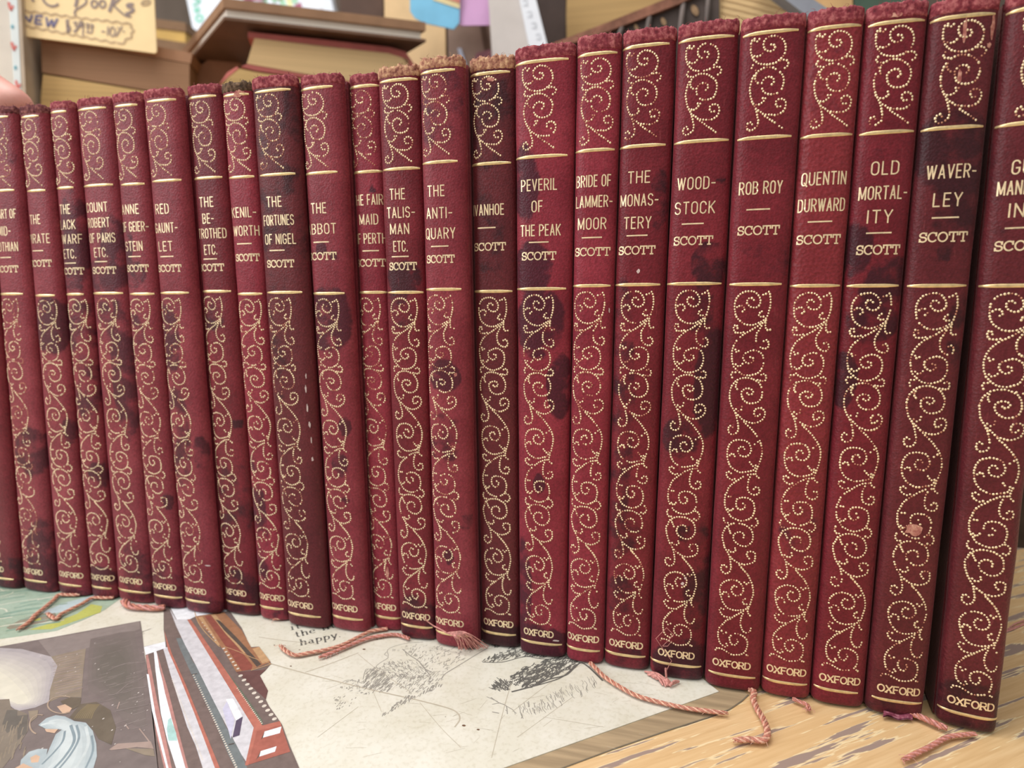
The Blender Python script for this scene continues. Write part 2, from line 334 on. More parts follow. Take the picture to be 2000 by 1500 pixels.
LOWER_CURVES=[[[-0.01,102.24],[-0.74,102.79],[-1.32,102.42],[-1.53,101.69],[-1.29,101.14],[-0.67,100.58],[0.16,100.36],[0.87,100.55],[1.38,101.17],[1.56,101.86],[1.4,102.63],[1.02,103.24],[0.57,103.79],[-0.03,104.19],[-0.85,104.38],[-1.65,104.3],[-2.28,104.12],[-2.89,103.9],[-3.41,103.45],[-3.9,102.71],[-4.24,101.7],[-4.29,100.4],[-4.14,99.28],[-3.85,98.35],[-3.3,97.52],[-2.61,96.93],[-1.84,96.42],[-1.02,96.24],[-0.2,96.15],[0.6,96.3],[1.38,96.68],[2.17,97.09],[2.86,97.64],[3.16,98.01],[3.49,99.02],[3.73,100.03],[3.85,100.94],[3.86,101.86],[3.77,102.77],[3.57,103.68],[3.31,104.19]],[[2.69,103.72],[2.02,103.5]],[[-3.71,100.49],[-3.11,100.86],[-2.38,100.73],[-1.92,100.03],[-2.43,99.47]],[[2.47,98.2],[1.82,98.19],[1.33,98.65],[1.61,99.21],[2.02,99.52]],[[3.06,97.37],[2.98,96.35],[3.06,95.62],[3.37,95.03],[4.15,95.1]],[[-3.36,95.37],[-3.58,96.12],[-4.05,96.02],[-4.27,95.36],[-3.92,94.43],[-3.27,94.25],[-2.55,94.26],[-1.91,94.42]],[[2.93,96.91],[2.21,96.63],[1.44,96.07],[0.68,95.51],[-0.24,94.89],[-1.02,94.43],[-1.79,93.94],[-2.46,93.33],[-3.13,92.66],[-3.56,91.99],[-3.97,91.13],[-4.24,90.18],[-4.36,89.13],[-4.31,88.09],[-4.11,87.05],[-3.78,86.01],[-3.33,85.46],[-2.8,84.91],[-2.01,84.27],[-1.24,83.91],[-0.49,83.8],[0.34,83.82],[0.98,84.03],[1.7,84.32],[2.33,84.73],[2.76,85.44],[3.09,86.48],[3.12,87.61],[2.87,88.73],[2.39,89.38],[1.69,89.83],[1.01,90.01],[0.36,90.0],[-0.27,89.74],[-1.22,89.25],[-1.61,88.55],[-1.55,87.79],[-1.03,87.14],[-0.34,86.78],[0.3,86.99],[0.78,87.47],[0.61,88.12],[0.02,88.3]],[[2.1,95.98],[1.83,95.42],[1.55,94.87],[1.19,94.31],[1.05,93.56],[1.14,92.26],[1.45,91.51],[1.91,90.96],[2.53,90.6],[3.22,90.42],[3.8,90.7],[4.06,91.26],[4.0,91.91],[3.53,92.56],[2.87,92.31]],[[-3.56,90.1],[-3.35,89.54],[-2.73,89.84]],[[-3.25,86.41],[-2.64,85.96],[-2.02,86.26],[-1.72,86.65]],[[-3.25,84.51],[-3.9,84.48],[-4.2,83.89],[-3.95,83.13]],[[2.81,84.02],[3.4,84.22],[3.94,83.75],[3.96,83.0],[3.56,82.52],[2.69,82.6],[2.01,82.68]],[[-0.22,79.36],[0.15,78.99],[1.11,79.41],[0.95,80.17],[0.35,80.49],[-0.32,80.54],[-0.97,80.33],[-1.42,79.89],[-1.56,79.11],[-1.27,78.16],[-0.8,77.51],[-0.18,77.05],[0.59,76.85],[1.25,76.88],[1.91,77.04],[2.47,77.34],[2.93,77.84],[3.24,78.61],[3.33,79.47],[3.25,80.33],[2.97,81.08],[2.56,81.74],[2.18,82.2],[1.3,82.75],[0.53,83.07],[-0.22,83.18],[-0.88,83.16],[-1.7,83.04],[-2.41,82.72],[-2.95,82.41],[-3.54,81.62],[-3.97,80.92],[-4.28,79.74],[-4.29,78.58],[-4.13,77.43],[-3.83,76.28],[-3.34,75.34],[-2.87,74.59],[-2.46,73.65],[-2.15,72.49],[-1.9,71.53],[-1.77,70.46],[-1.95,69.57],[-2.24,69.12],[-2.8,68.83],[-3.37,68.78],[-3.9,69.13],[-4.16,69.69],[-4.11,70.39],[-3.71,70.92],[-3.11,70.57]],[[-2.75,81.94],[-3.0,81.07],[-2.61,80.32]],[[-2.6,75.29],[-2.06,74.84],[-1.42,75.1],[-1.21,75.94]],[[-2.51,74.23],[-1.79,73.59],[-0.97,72.75],[-0.09,72.31],[0.6,72.02],[1.45,71.9],[2.29,71.98],[2.94,72.35],[3.6,72.75],[4.14,73.63],[4.24,74.5],[3.98,75.27],[3.31,75.74],[2.53,75.71],[1.97,75.41],[1.67,74.62],[1.87,73.76],[2.63,73.73],[3.11,74.19]],[[-0.5,72.16],[-0.03,71.63],[0.88,70.81],[1.81,69.78],[2.68,68.65],[3.39,67.6],[3.85,66.54],[4.12,65.37],[4.16,64.39],[4.07,63.4],[3.75,62.01],[3.42,60.82],[3.14,60.02],[2.97,59.02],[3.2,58.43],[3.79,57.95]],[[2.27,66.58],[2.99,67.2]],[[0.03,65.17],[-0.45,65.83],[-1.1,65.59],[-1.5,64.97],[-1.44,64.28],[-0.92,63.53],[-0.14,63.28],[0.53,63.33],[1.0,63.75],[1.38,64.27],[1.56,65.07],[1.3,66.04],[0.9,66.8],[0.27,67.25],[-0.76,67.49],[-1.52,67.48],[-2.25,67.29],[-2.9,67.04],[-3.42,66.4],[-3.85,65.57],[-4.03,64.66],[-4.06,63.66],[-3.93,62.47],[-3.59,61.41],[-3.11,60.56],[-2.47,59.92],[-1.67,59.49],[-0.89,59.19],[-0.29,59.16],[0.55,59.3],[1.37,59.56],[2.29,59.78],[2.83,60.5],[3.29,60.91]],[[-3.42,63.33],[-2.96,63.77],[-2.54,63.8],[-2.24,63.13]],[[1.42,61.9],[1.8,61.43],[2.27,60.96],[2.86,61.15]],[[-2.83,58.69],[-3.44,59.02],[-3.96,58.66],[-3.85,57.87],[-3.13,57.25],[-2.35,57.03],[-1.87,57.27]],[[2.5,58.89],[1.4,58.73],[0.76,58.38],[-0.22,57.85],[-1.17,57.03],[-1.96,56.36],[-2.74,55.58],[-3.26,54.81],[-3.59,53.66],[-3.94,52.79],[-4.0,51.56],[-3.92,50.55],[-3.67,49.47],[-2.99,48.43],[-2.4,47.48],[-1.51,46.96],[-0.62,46.65],[0.08,46.51],[0.76,46.57],[1.77,46.97],[2.59,47.54],[3.11,48.59],[3.26,49.81],[3.19,50.52],[2.82,51.71],[2.07,52.26],[1.44,52.62],[0.66,52.65],[-0.1,52.63],[-0.92,52.21],[-1.24,51.47],[-1.1,50.27],[-0.61,49.6],[0.18,49.37],[0.81,50.04],[1.02,50.56],[0.4,51.12]],[[1.72,58.05],[1.44,57.33],[1.3,56.12],[1.29,55.22],[1.63,54.24],[2.29,53.68],[3.18,53.53],[3.87,53.86],[4.12,54.47],[4.01,55.27],[3.34,55.6],[2.78,55.02]],[[-3.16,52.59],[-2.57,52.6]],[[-3.07,49.34],[-2.51,48.8],[-1.89,49.48]],[[-3.83,47.29],[-4.01,46.43],[-3.52,45.58],[-2.93,45.57]],[[3.11,47.57],[3.88,47.2],[4.24,46.4],[4.11,45.78],[3.52,45.15],[2.87,45.42]],[[1.07,42.1],[1.08,43.02],[0.43,43.47],[-0.26,43.5],[-0.92,43.12],[-1.31,42.57],[-1.36,41.63],[-0.89,40.75],[-0.25,40.31],[0.48,39.87],[1.18,39.84],[1.87,39.91],[2.53,40.38],[3.04,41.03],[3.3,41.77],[3.3,42.69],[3.08,43.7],[2.58,44.69],[1.94,45.05],[1.2,45.49],[0.5,45.69],[-0.19,45.73],[-0.88,45.74],[-1.56,45.63],[-2.23,45.35],[-2.71,44.98],[-3.26,44.49],[-3.68,43.39],[-4.04,42.5],[-3.96,41.16],[-3.68,40.17],[-3.33,38.98],[-2.83,38.12],[-2.34,37.35],[-2.0,36.46],[-1.79,35.55],[-1.58,34.53],[-1.54,33.38],[-1.77,32.61],[-2.25,32.12],[-2.93,31.91],[-3.65,32.41],[-3.96,32.99],[-3.85,33.75],[-3.37,34.22],[-2.64,33.75]],[[-2.84,44.55],[-2.46,43.67],[-2.12,42.99]],[[-2.34,38.4],[-1.78,37.95],[-1.09,38.03],[-0.62,38.61],[-0.84,39.1]],[[-1.81,36.59],[-1.09,35.95],[-0.45,35.61],[0.11,35.15],[0.81,35.07],[1.53,34.9],[2.22,35.01],[2.82,35.22],[3.43,35.47],[4.11,36.23],[4.18,37.37],[4.0,38.3],[3.51,38.52],[2.79,38.54],[2.19,38.28],[2.08,37.55],[2.39,37.06],[2.78,36.68]],[[0.5,34.67],[1.17,33.92],[1.95,33.06],[2.76,31.99],[3.08,31.43]],[[0.6,34.48],[1.18,33.81],[2.06,32.86],[2.75,32.09],[3.29,31.08],[3.76,30.06],[4.05,29.02],[4.25,27.98],[4.26,26.92],[3.99,25.65],[3.74,24.36],[3.37,23.28],[3.22,21.99],[3.85,21.18]],[[3.02,30.12],[2.52,29.66],[1.95,30.13]],[[0.14,28.64],[-0.49,28.88],[-0.93,28.4],[-1.1,27.74],[-0.76,26.83],[-0.1,26.32],[0.69,26.34],[1.36,26.73],[1.75,27.36],[1.85,28.22],[1.5,29.13],[0.92,29.84],[0.18,30.29],[-0.54,30.41],[-1.15,30.48],[-1.92,30.27],[-2.59,29.91],[-3.16,29.43],[-3.69,28.59],[-3.92,27.58],[-3.82,26.32],[-3.51,25.21],[-3.08,24.12],[-2.39,23.17],[-1.63,22.54],[-1.0,22.32],[-0.19,22.17],[0.69,22.23],[1.55,22.46],[2.6,22.79],[3.08,23.47]],[[-3.24,26.22],[-2.86,26.89],[-2.34,26.85],[-1.78,26.47],[-1.64,25.75]],[[2.43,25.64],[1.85,25.15],[2.01,24.32],[2.83,24.19]],[[-2.73,22.03],[-3.36,22.23],[-3.7,21.73],[-3.34,20.84],[-2.49,20.14],[-1.61,20.07],[-1.07,20.05]],[[2.11,22.2],[1.11,21.44],[-0.05,20.52],[-1.04,19.62],[-1.88,19.06],[-2.59,18.07],[-3.3,17.06],[-3.65,16.0],[-3.74,14.89],[-3.55,13.62],[-3.2,12.61],[-2.54,11.98],[-1.8,11.68]],[[-1.52,12.61],[-1.21,12.11]],[[2.09,21.45],[1.79,20.78],[1.62,19.68],[1.64,18.4],[2.0,17.37],[2.52,16.57],[3.27,16.32],[3.99,16.69],[4.29,17.66]],[[-2.86,15.95],[-2.36,15.29],[-1.78,15.72]],[[1.02,14.21],[1.25,13.59],[0.95,12.9],[0.45,12.49],[-0.19,12.72],[-0.6,13.31],[-0.85,14.14],[-0.65,14.93],[-0.15,15.44],[0.53,15.76],[1.24,15.76],[1.98,15.53],[2.64,15.18],[3.35,14.49],[3.63,13.43],[3.63,12.45],[3.44,11.46],[2.87,10.54],[2.27,10.14],[1.39,9.91],[0.5,9.77],[-0.31,9.86],[-1.15,10.27],[-1.8,10.59],[-2.45,10.9],[-3.16,10.97],[-3.78,10.93],[-4.17,10.28]],[[3.56,10.17],[3.96,9.97]]]
BOOKS=[
{"n":"First","eb":[-235.85,-222.47],"et":[-229.27,-215.27],"dev":-3.6,"top":165.7,"rz":[3.8,106.2,140.2,162.2],"ra":[-5.5,4],"ob":[-4.25,0.34],"ot":[-4.25,-1.0]},
{"n":"Heart","eb":[-222.47,-207.22],"et":[-215.27,-201.73],"dev":-2.9,"rz":[4.14,106.13,139.56,162.25],"ra":[-6.22,6.44,-2.32,5.45],"top":165.5,"ot":[-0.53,-1.01],"ob":[-1.54,0.88],"tx":[["HEART OF",-0.7,132.12,10.2,0],["MID-",-1.0,126.69,5.4,0],["LOTHIAN",-0.7,121.59,9.6,0],["_",-1.56,118.13,4.3,0],["SCOTT",-1.36,114.35,9.8,1]]},
{"n":"Pirate","eb":[-207.22,-193.17],"et":[-201.73,-190.28],"dev":-2.21,"rz":[4.02,105.55,139.03,161.75],"ra":[-6.04,4.43,-4.07,3.84],"top":165.19,"ot":[-0.96,-1.33],"ob":[0.38,1.32],"tx":[["THE",-1.67,130.03,4.69,0],["PIRATE",-1.05,123.94,9.74,0],["_",-1.61,120.06,4.93,0],["SCOTT",-1.08,116.0,9.8,1]]},
{"n":"Dwarf","eb":[-193.17,-182.15],"et":[-190.28,-180.33],"dev":-1.32,"rz":[4.11,105.88,139.55,162.59],"ra":[-7.31,4.09,-3.84,3.1],"top":165.83,"ot":[-0.33,-1.01],"ob":[0.32,1.21],"tx":[["THE",-1.01,132.9,4.33,0],["BLACK",-1.64,128.1,8.39,0],["DWARF",-0.67,123.55,9.94,0],["ETC.",-0.77,118.85,5.22,0],["_",-0.9,115.9,4.07,0],["SCOTT",-0.79,113.36,9.8,1]]},
{"n":"Count","eb":[-182.15,-166.83],"et":[-180.33,-165.89],"dev":-0.85,"rz":[4.09,106.14,139.8,162.75],"ra":[-9.29,6.73,-6.29,5.51],"top":166.04,"ot":[-1.17,-0.26],"ob":[-0.48,1.47],"tx":[["COUNT",-1.42,133.13,8.88,0],["ROBERT",-1.19,128.37,9.0,0],["OF PARIS",-0.36,123.61,10.4,0],["ETC.",-1.06,119.07,5.29,0],["_",-1.39,116.18,4.92,0],["SCOTT",-0.55,113.43,9.65,1]]},
{"n":"Anne","eb":[-166.83,-153.7],"et":[-165.89,-154.1],"dev":-1.27,"rz":[4.14,105.8,139.35,162.45],"ra":[-4.92,5.79,-3.91,4.71],"top":166.3,"ot":[-0.83,-0.85],"ob":[-0.6,1.04],"tx":[["ANNE",-1.36,131.88,7.07,0],["OF GEIER-",-0.32,126.58,10.4,0],["STEIN",-1.1,120.62,6.94,0],["_",-1.06,117.45,5.14,0],["SCOTT",-0.46,113.81,8.65,1]]},
{"n":"Red","eb":[-153.7,-139.29],"et":[-154.1,-140.18],"dev":-1.39,"rz":[4.15,106.03,139.75,162.8],"ra":[-8.86,3.98,-4.54,5.77],"top":166.33,"ot":[-1.27,-0.63],"ob":[-1.85,1.16],"tx":[["RED",-2.14,131.49,5.03,0],["GAUNT-",-1.44,125.83,8.76,0],["LET",-2.04,120.28,5.26,0],["_",-1.77,117.17,5.62,0],["SCOTT",-1.39,113.59,9.29,1]]},
{"n":"Betr","eb":[-139.29,-125.72],"et":[-140.18,-127.7],"dev":0.87,"rz":[4.19,106.44,140.34,163.54],"ra":[-8.47,5.21,-7.98,4.91],"top":167.1,"ot":[-0.92,0.05],"ob":[-2.2,1.14],"tx":[["THE",-1.22,133.27,5.06,0],["BE-",-0.96,128.39,4.02,0],["TROTHED",-0.38,123.96,10.4,0],["ETC.",-0.99,119.06,4.63,0],["_",-1.43,116.29,4.99,0],["SCOTT",-1.55,113.72,9.8,1]]},
{"n":"Kenil","eb":[-125.72,-114.52],"et":[-127.7,-116.63],"dev":0.44,"rz":[4.34,105.56,139.82,162.94],"ra":[-5.22,4.16,-4.37,4.39],"top":166.49,"ot":[-0.38,-0.35],"ob":[-0.16,1.49],"tx":[["KENIL-",-0.15,129.66,8.38,0],["WORTH",0.16,124.28,8.81,0],["_",-0.46,120.49,4.72,0],["SCOTT",0.12,116.42,8.11,1]]},
{"n":"Nigel","eb":[-114.52,-99.32],"et":[-116.63,-101.71],"dev":-0.86,"rz":[4.17,105.89,139.6,162.57],"ra":[-6.85,5.37,-5.76,6.02],"top":166.68,"ot":[-1.24,-0.6],"ob":[-1.78,0.76],"tx":[["THE",-1.42,131.99,4.86,0],["FORTUNES",-0.5,126.76,10.1,0],["OF NIGEL",-0.32,121.35,10.25,0],["_",-1.46,118.12,4.56,0],["SCOTT",-0.71,114.27,9.15,1]]},
{"n":"Abbot","eb":[-99.32,-86.09],"et":[-101.71,-88.09],"dev":0.59,"rz":[4.3,105.52,139.62,162.62],"ra":[-8.32,5.16,-8.5,4.23],"top":166.3,"ot":[-2.07,-0.8],"ob":[-1.27,0.98],"tx":[["THE",-2.21,129.84,4.89,0],["ABBOT",-2.07,124.02,10.08,0],["_",-2.01,120.27,3.97,0],["SCOTT",-2.23,116.26,9.8,1]]},
{"n":"Fair","eb":[-86.09,-76.06],"et":[-88.09,-77.92],"dev":4.02,"rz":[4.29,105.79,139.93,163.09],"ra":[-6.86,4.81,-6.93,4.75],"top":166.56,"ot":[-1.11,-0.29],"ob":[-1.53,1.14],"tx":[["THE FAIR",-0.52,132.15,9.68,0],["MAID",-0.15,126.64,5.75,0],["OF PERTH",-0.28,121.26,10.08,0],["_",0.05,117.75,4.83,0],["SCOTT",-0.44,114.33,9.8,1]]},
{"n":"Talis","eb":[-76.06,-63.8],"et":[-77.92,-65.04],"dev":1.35,"rz":[4.27,105.65,139.53,162.77],"ra":[-5.55,5.34,-5.37,5.71],"top":166.53,"ot":[-0.28,-0.58],"ob":[-0.16,0.85],"tx":[["THE",-1.05,132.77,4.39,0],["TALIS-",-0.28,127.77,8.15,0],["MAN",-0.75,123.29,5.51,0],["ETC.",-0.67,118.5,4.09,0],["_",-0.88,115.67,4.59,0],["SCOTT",-0.24,112.97,8.24,1]]},
{"n":"Antiq","eb":[-63.8,-50.32],"et":[-65.04,-52.02],"dev":-0.0,"rz":[4.19,106.36,140.29,163.47],"ra":[-6.69,5.21,-6.34,4.28],"top":167.11,"ot":[-1.6,0.35],"ob":[-1.84,1.34],"tx":[["THE",-2.06,132.82,4.93,0],["ANTI-",-1.35,126.98,7.58,0],["QUARY",-1.22,121.53,8.78,0],["_",-1.34,118.06,5.04,0],["SCOTT",-1.32,114.62,8.34,1]]},
{"n":"Ivan","eb":[-50.32,-37.81],"et":[-52.02,-38.93],"dev":3.56,"rz":[4.27,105.78,139.94,162.98],"ra":[-7.99,5.18,-8.26,5.03],"top":167.32,"ot":[-1.3,-0.12],"ob":[-0.42,0.75],"tx":[["IVANHOE",-1.54,127.83,8.91,0],["_",-1.93,123.03,5.27,0],["SCOTT",-1.24,117.94,9.2,1]]},
{"n":"Pev","eb":[-37.81,-23.72],"et":[-38.93,-22.66],"dev":1.67,"rz":[4.28,106.29,140.47,163.92],"ra":[-7.04,6.42,-8.16,5.85],"top":167.99,"ot":[-1.15,0.54],"ob":[-1.09,0.37],"tx":[["PEVERIL",-1.26,133.33,9.18,0],["OF",-1.63,127.82,2.63,0],["THE PEAK",-0.85,121.65,10.4,0],["_",-1.2,118.55,5.17,0],["SCOTT",-1.2,114.96,9.04,1]]},
{"n":"Bride","eb":[-23.72,-12.78],"et":[-22.66,-11.25],"dev":1.53,"rz":[4.15,106.96,141.1,164.22],"ra":[-7.28,4.5,-5.57,4.62],"top":168.92,"ot":[-0.14,0.8],"ob":[-0.7,0.9],"tx":[["BRIDE OF",-0.61,133.53,8.8,0],["LAMMER-",-0.36,128.42,9.41,0],["MOOR",-0.68,122.85,7.14,0],["_",-0.61,119.33,5.35,0],["SCOTT",-0.47,115.71,9.25,1]]},
{"n":"Mon","eb":[-12.78,0.01],"et":[-11.25,2.03],"dev":1.6,"rz":[4.24,107.1,141.41,164.95],"ra":[-8.12,5.31,-6.93,4.74],"top":169.05,"ot":[-1.11,1.5],"ob":[-0.39,0.59],"tx":[["THE",-1.3,133.87,5.21,0],["MONAS-",-1.14,128.29,9.36,0],["TERY",-1.3,122.69,6.57,0],["_",-1.3,119.5,5.54,0],["SCOTT",-1.27,115.81,9.08,1]]},
{"n":"Wood","eb":[0.01,14.63],"et":[2.03,16.28],"dev":0.41,"rz":[4.18,107.16,141.33,164.69],"ra":[-8.07,6.36,-7.22,5.93],"top":168.65,"ot":[-0.83,1.19],"ob":[-0.49,0.28],"tx":[["WOOD-",-1.22,131.48,8.85,0],["STOCK",-1.31,125.64,9.42,0],["_",-1.61,121.8,5.11,0],["SCOTT",-1.29,117.73,9.23,1]]},
{"n":"Rob","eb":[14.63,28.88],"et":[16.28,30.54],"dev":-0.95,"rz":[4.14,106.83,140.85,163.93],"ra":[-6.52,5.43,-6.85,5.22],"top":167.79,"ot":[-0.63,0.79],"ob":[-0.82,0.44],"tx":[["ROB ROY",-0.87,129.42,9.36,0],["_",-1.13,124.44,5.94,0],["SCOTT",-0.74,119.56,9.21,1]]},
{"n":"Quen","eb":[28.88,40.96],"et":[30.54,42.48],"dev":-0.88,"rz":[4.24,106.32,140.42,163.6],"ra":[-6.26,4.84,-6.16,5.23],"top":167.84,"ot":[0.08,0.36],"ob":[-0.49,0.67],"tx":[["QUENTIN",-0.34,130.86,9.35,0],["DURWARD",-0.47,124.89,9.91,0],["_",-0.56,121.11,5.57,0],["SCOTT",-0.53,117.05,9.36,1]]},
{"n":"Old","eb":[40.96,53.48],"et":[42.48,54.92],"dev":-1.18,"rz":[4.22,106.19,140.16,163.19],"ra":[-6.17,4.16,-5.96,5.36],"top":167.45,"ot":[0.0,0.0],"ob":[-0.26,0.28],"tx":[["OLD",-0.2,132.41,5.37,0],["MORTAL-",-0.08,127.01,9.72,0],["ITY",-0.43,121.75,4.9,0],["_",-0.34,118.11,5.55,0],["SCOTT",-0.08,114.34,8.82,1]]},
{"n":"Wav","eb":[53.48,66.48],"et":[54.92,68.01],"dev":-1.98,"rz":[4.15,106.03,140.02,162.59],"ra":[-5.68,5.63,-6.91,5.28],"top":166.59,"ot":[-0.01,-0.66],"ob":[0.0,0.0],"tx":[["WAVER-",0.0,130.81,9.33,0],["LEY",-0.32,124.78,5.33,0],["_",-0.42,120.93,4.65,0],["SCOTT",-0.3,116.75,9.22,1]]},
{"n":"Guy","eb":[67.9,80.9],"et":[69.0,82.2],"dev":-3.15,"rz":[3.9,105.85,139.74,162.55],"ra":[-5.41,6.16,-8.31,2.36],"top":165.33,"ot":[-2.62,-0.9],"ob":[0.2,-0.27],"tx":[["GUY",-1.21,130.83,5.02,0],["MANNER-",-1.26,126.59,9.09,0],["ING",-1.08,121.86,4.8,0],["_",-1.35,118.14,4.63,0],["SCOTT",-0.81,114.38,8.96,1]]}]

# ------------------------------------------------------------------ the set of books
M['gilt_worn'] = gilt_mat('gilt_worn', (196, 138, 112), 0.35, 0.5)
# style per book: leather, head fray, worn share of the gilt, damp stains (a, z, ra, rz, strength)
STYLE = {
 'First': ('leather_deep', 'fray_red', .3, [(0, 5, 12, 8, .5)]),
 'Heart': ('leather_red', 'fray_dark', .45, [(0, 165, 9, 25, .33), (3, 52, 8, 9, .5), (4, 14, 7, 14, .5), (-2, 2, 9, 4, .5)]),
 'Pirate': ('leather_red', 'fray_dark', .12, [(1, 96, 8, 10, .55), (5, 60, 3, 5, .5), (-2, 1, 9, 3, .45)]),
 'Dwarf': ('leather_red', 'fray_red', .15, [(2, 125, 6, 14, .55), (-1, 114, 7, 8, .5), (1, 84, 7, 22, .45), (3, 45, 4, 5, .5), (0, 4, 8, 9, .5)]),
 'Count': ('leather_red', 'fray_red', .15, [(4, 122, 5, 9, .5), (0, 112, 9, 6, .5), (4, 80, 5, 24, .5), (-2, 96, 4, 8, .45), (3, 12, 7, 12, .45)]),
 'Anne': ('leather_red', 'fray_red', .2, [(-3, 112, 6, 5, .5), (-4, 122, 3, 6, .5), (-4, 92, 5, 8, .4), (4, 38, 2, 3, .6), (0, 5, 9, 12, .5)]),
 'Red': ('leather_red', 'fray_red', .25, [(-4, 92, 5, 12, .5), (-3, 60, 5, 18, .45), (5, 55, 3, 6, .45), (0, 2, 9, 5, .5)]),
 'Betr': ('leather_deep', 'fray_red', .06, [(-3, 100, 6, 6, .4), (4, 65, 2, 2, .6), (0, 40, 9, 14, .38), (0, 6, 10, 10, .5)]),
 'Kenil': ('leather_warm', 'fray_brown', .12, [(-4, 30, 5, 24, .42), (0, 2, 7, 4, .35)]),
 'Nigel': ('leather_dark', 'fray_red', .3, [(-1, 150, 10, 24, .37), (-1, 122, 10, 22, .37), (-4, 92, 5, 26, .34)]),
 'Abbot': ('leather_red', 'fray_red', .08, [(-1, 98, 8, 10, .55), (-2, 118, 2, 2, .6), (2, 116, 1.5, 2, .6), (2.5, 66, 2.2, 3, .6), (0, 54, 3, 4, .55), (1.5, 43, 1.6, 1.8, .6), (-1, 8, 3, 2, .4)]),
 'Fair': ('leather_warm', 'fray_red', .4, [(1.5, 135, 1.2, 1.4, .6), (3, 75, 2, 3, .4)]),
 'Talis': ('leather_deep', 'fray_tan', .05, [(0, 110, 6, 5, .5), (-2, 100, 5, 6, .35), (0, 6, 9, 9, .5)]),
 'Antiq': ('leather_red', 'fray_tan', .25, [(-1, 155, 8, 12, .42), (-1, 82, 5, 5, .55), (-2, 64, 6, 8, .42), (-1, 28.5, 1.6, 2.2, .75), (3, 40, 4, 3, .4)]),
 'Ivan': ('leather_dark', 'fray_tan', .03, [(0, 152, 9, 14, .42), (0, 122, 9, 12, .35), (0, 2, 10, 6, .55)]),
 'Pev': ('leather_warm', 'fray_red', .12, [(-5, 134, 4, 10, .55), (-3, 112, 6, 7, .55), (-1, 97, 7, 10, .55), (5, 80, 4, 9, .55), (-1, 52, 1.8, 3, .6), (-6, 20, 3, 16, .5), (-1, 3, 10, 7, .6)]),
 'Bride': ('leather_warm', 'fray_red', .2, [(-2, 45, 1.2, 1.2, .5)]),
 'Mon': ('leather_deep', 'fray_red', .25, [(-5, 70, 5, 40, .38), (4, 128, 3, 8, .4), (-2, 40, 5, 6, .45), (-3, 22, 5, 6, .45), (0, 2, 8, 5, .4)]),
 'Wood': ('leather_deep', 'fray_red', .08, [(3, 112, 5, 6, .5), (4.5, 132, 1.4, 1.6, .6), (0, 101, 5, 7, .4), (5, 82, 4.5, 14, .6), (-2, 68, 5, 6, .45), (0, 42, 2, 3, .55), (4, 30, 4, 16, .45), (2, 4, 9, 8, .55)]),
 'Rob': ('leather_deep', 'fray_red', .1, [(0, 112, 9, 5, .33)]),
 'Quen': ('leather_coarse', 'fray_red', .15, [(0, 46, 5, 9, .42), (0, 152, 6, 8, .3)]),
 'Old': ('leather_deep', 'fray_red', .12, [(-5, 115, 4, 7, .55), (3, 108, 5, 6, .5), (0, 98, 6, 6, .5), (-5, 84, 3, 7, .5), (2, 105, 6, 3, .5), (-2, 135, 1.5, 2, .4)]),
 'Wav': ('leather_dark', 'fray_red', .2, [(0, 135, 9, 9, .5), (3, 122, 6, 10, .45), (0, 113, 1.6, 2, .55), (5, 96, 3, 9, .45), (0, 1, 8, 4, .4)]),
 'Guy': ('leather_dark', 'fray_red', .05, [(0, 130, 9, 16, .3), (0, 3, 10, 10, .5)]),
}
# rubbed and torn patches (book, a, z, ra, rz, pale fleck)
SCUFF = [('Wav', -.34, 48.6, 1.9, 1.6, 0), ('Mon', -.62, 110.5, .5, .6, 1), ('Wood', .26, 27.8, .5, .5, 1), ('Wood', .9, 29.5, .35, .4, 1), ('Wav', -.4, 159.6, .45, 2.6, 0), ('Wav', -.5, 150.5, .5, 1.6, 0), ('Wav', 5.0, 160.0, .5, 2.4, 0),
 ('Wav', 4.6, 156.4, .5, .6, 0), ('Ivan', -.1, 161.3, 1.0, .7, 0), ('Kenil', 1.2, 163.1, 2.0, 1.0, 0), ('Old', -.8, 164.6, 1.5, .6, 0), ('Nigel', 5.1, 77.1, .3, 1.2, 1), ('Nigel', 5.2, 71.2, .25, 1.4, 1), ('Nigel', 5.6, 66.1, .35, 1.0, 1),
 ('Nigel', 5.8, 61.4, .2, 1.0, 1), ('Nigel', 5.8, 55.5, .3, .8, 1), ('Nigel', 5.4, 81, .2, .8, 1), ('Fair', 1.06, 19.1, .5, 2.4, 0), ('Red', 4.3, 17.2, 1.0, .25, 1), ('Pev', 4.4, 5.6, 1.2, .3, 1), ('Antiq', 2.4, 82.6, .5, .7, 0), ('Bride', 4.4, 100.5, .2, .8, 1)]
ROW = 'red leather volumes standing in a row'
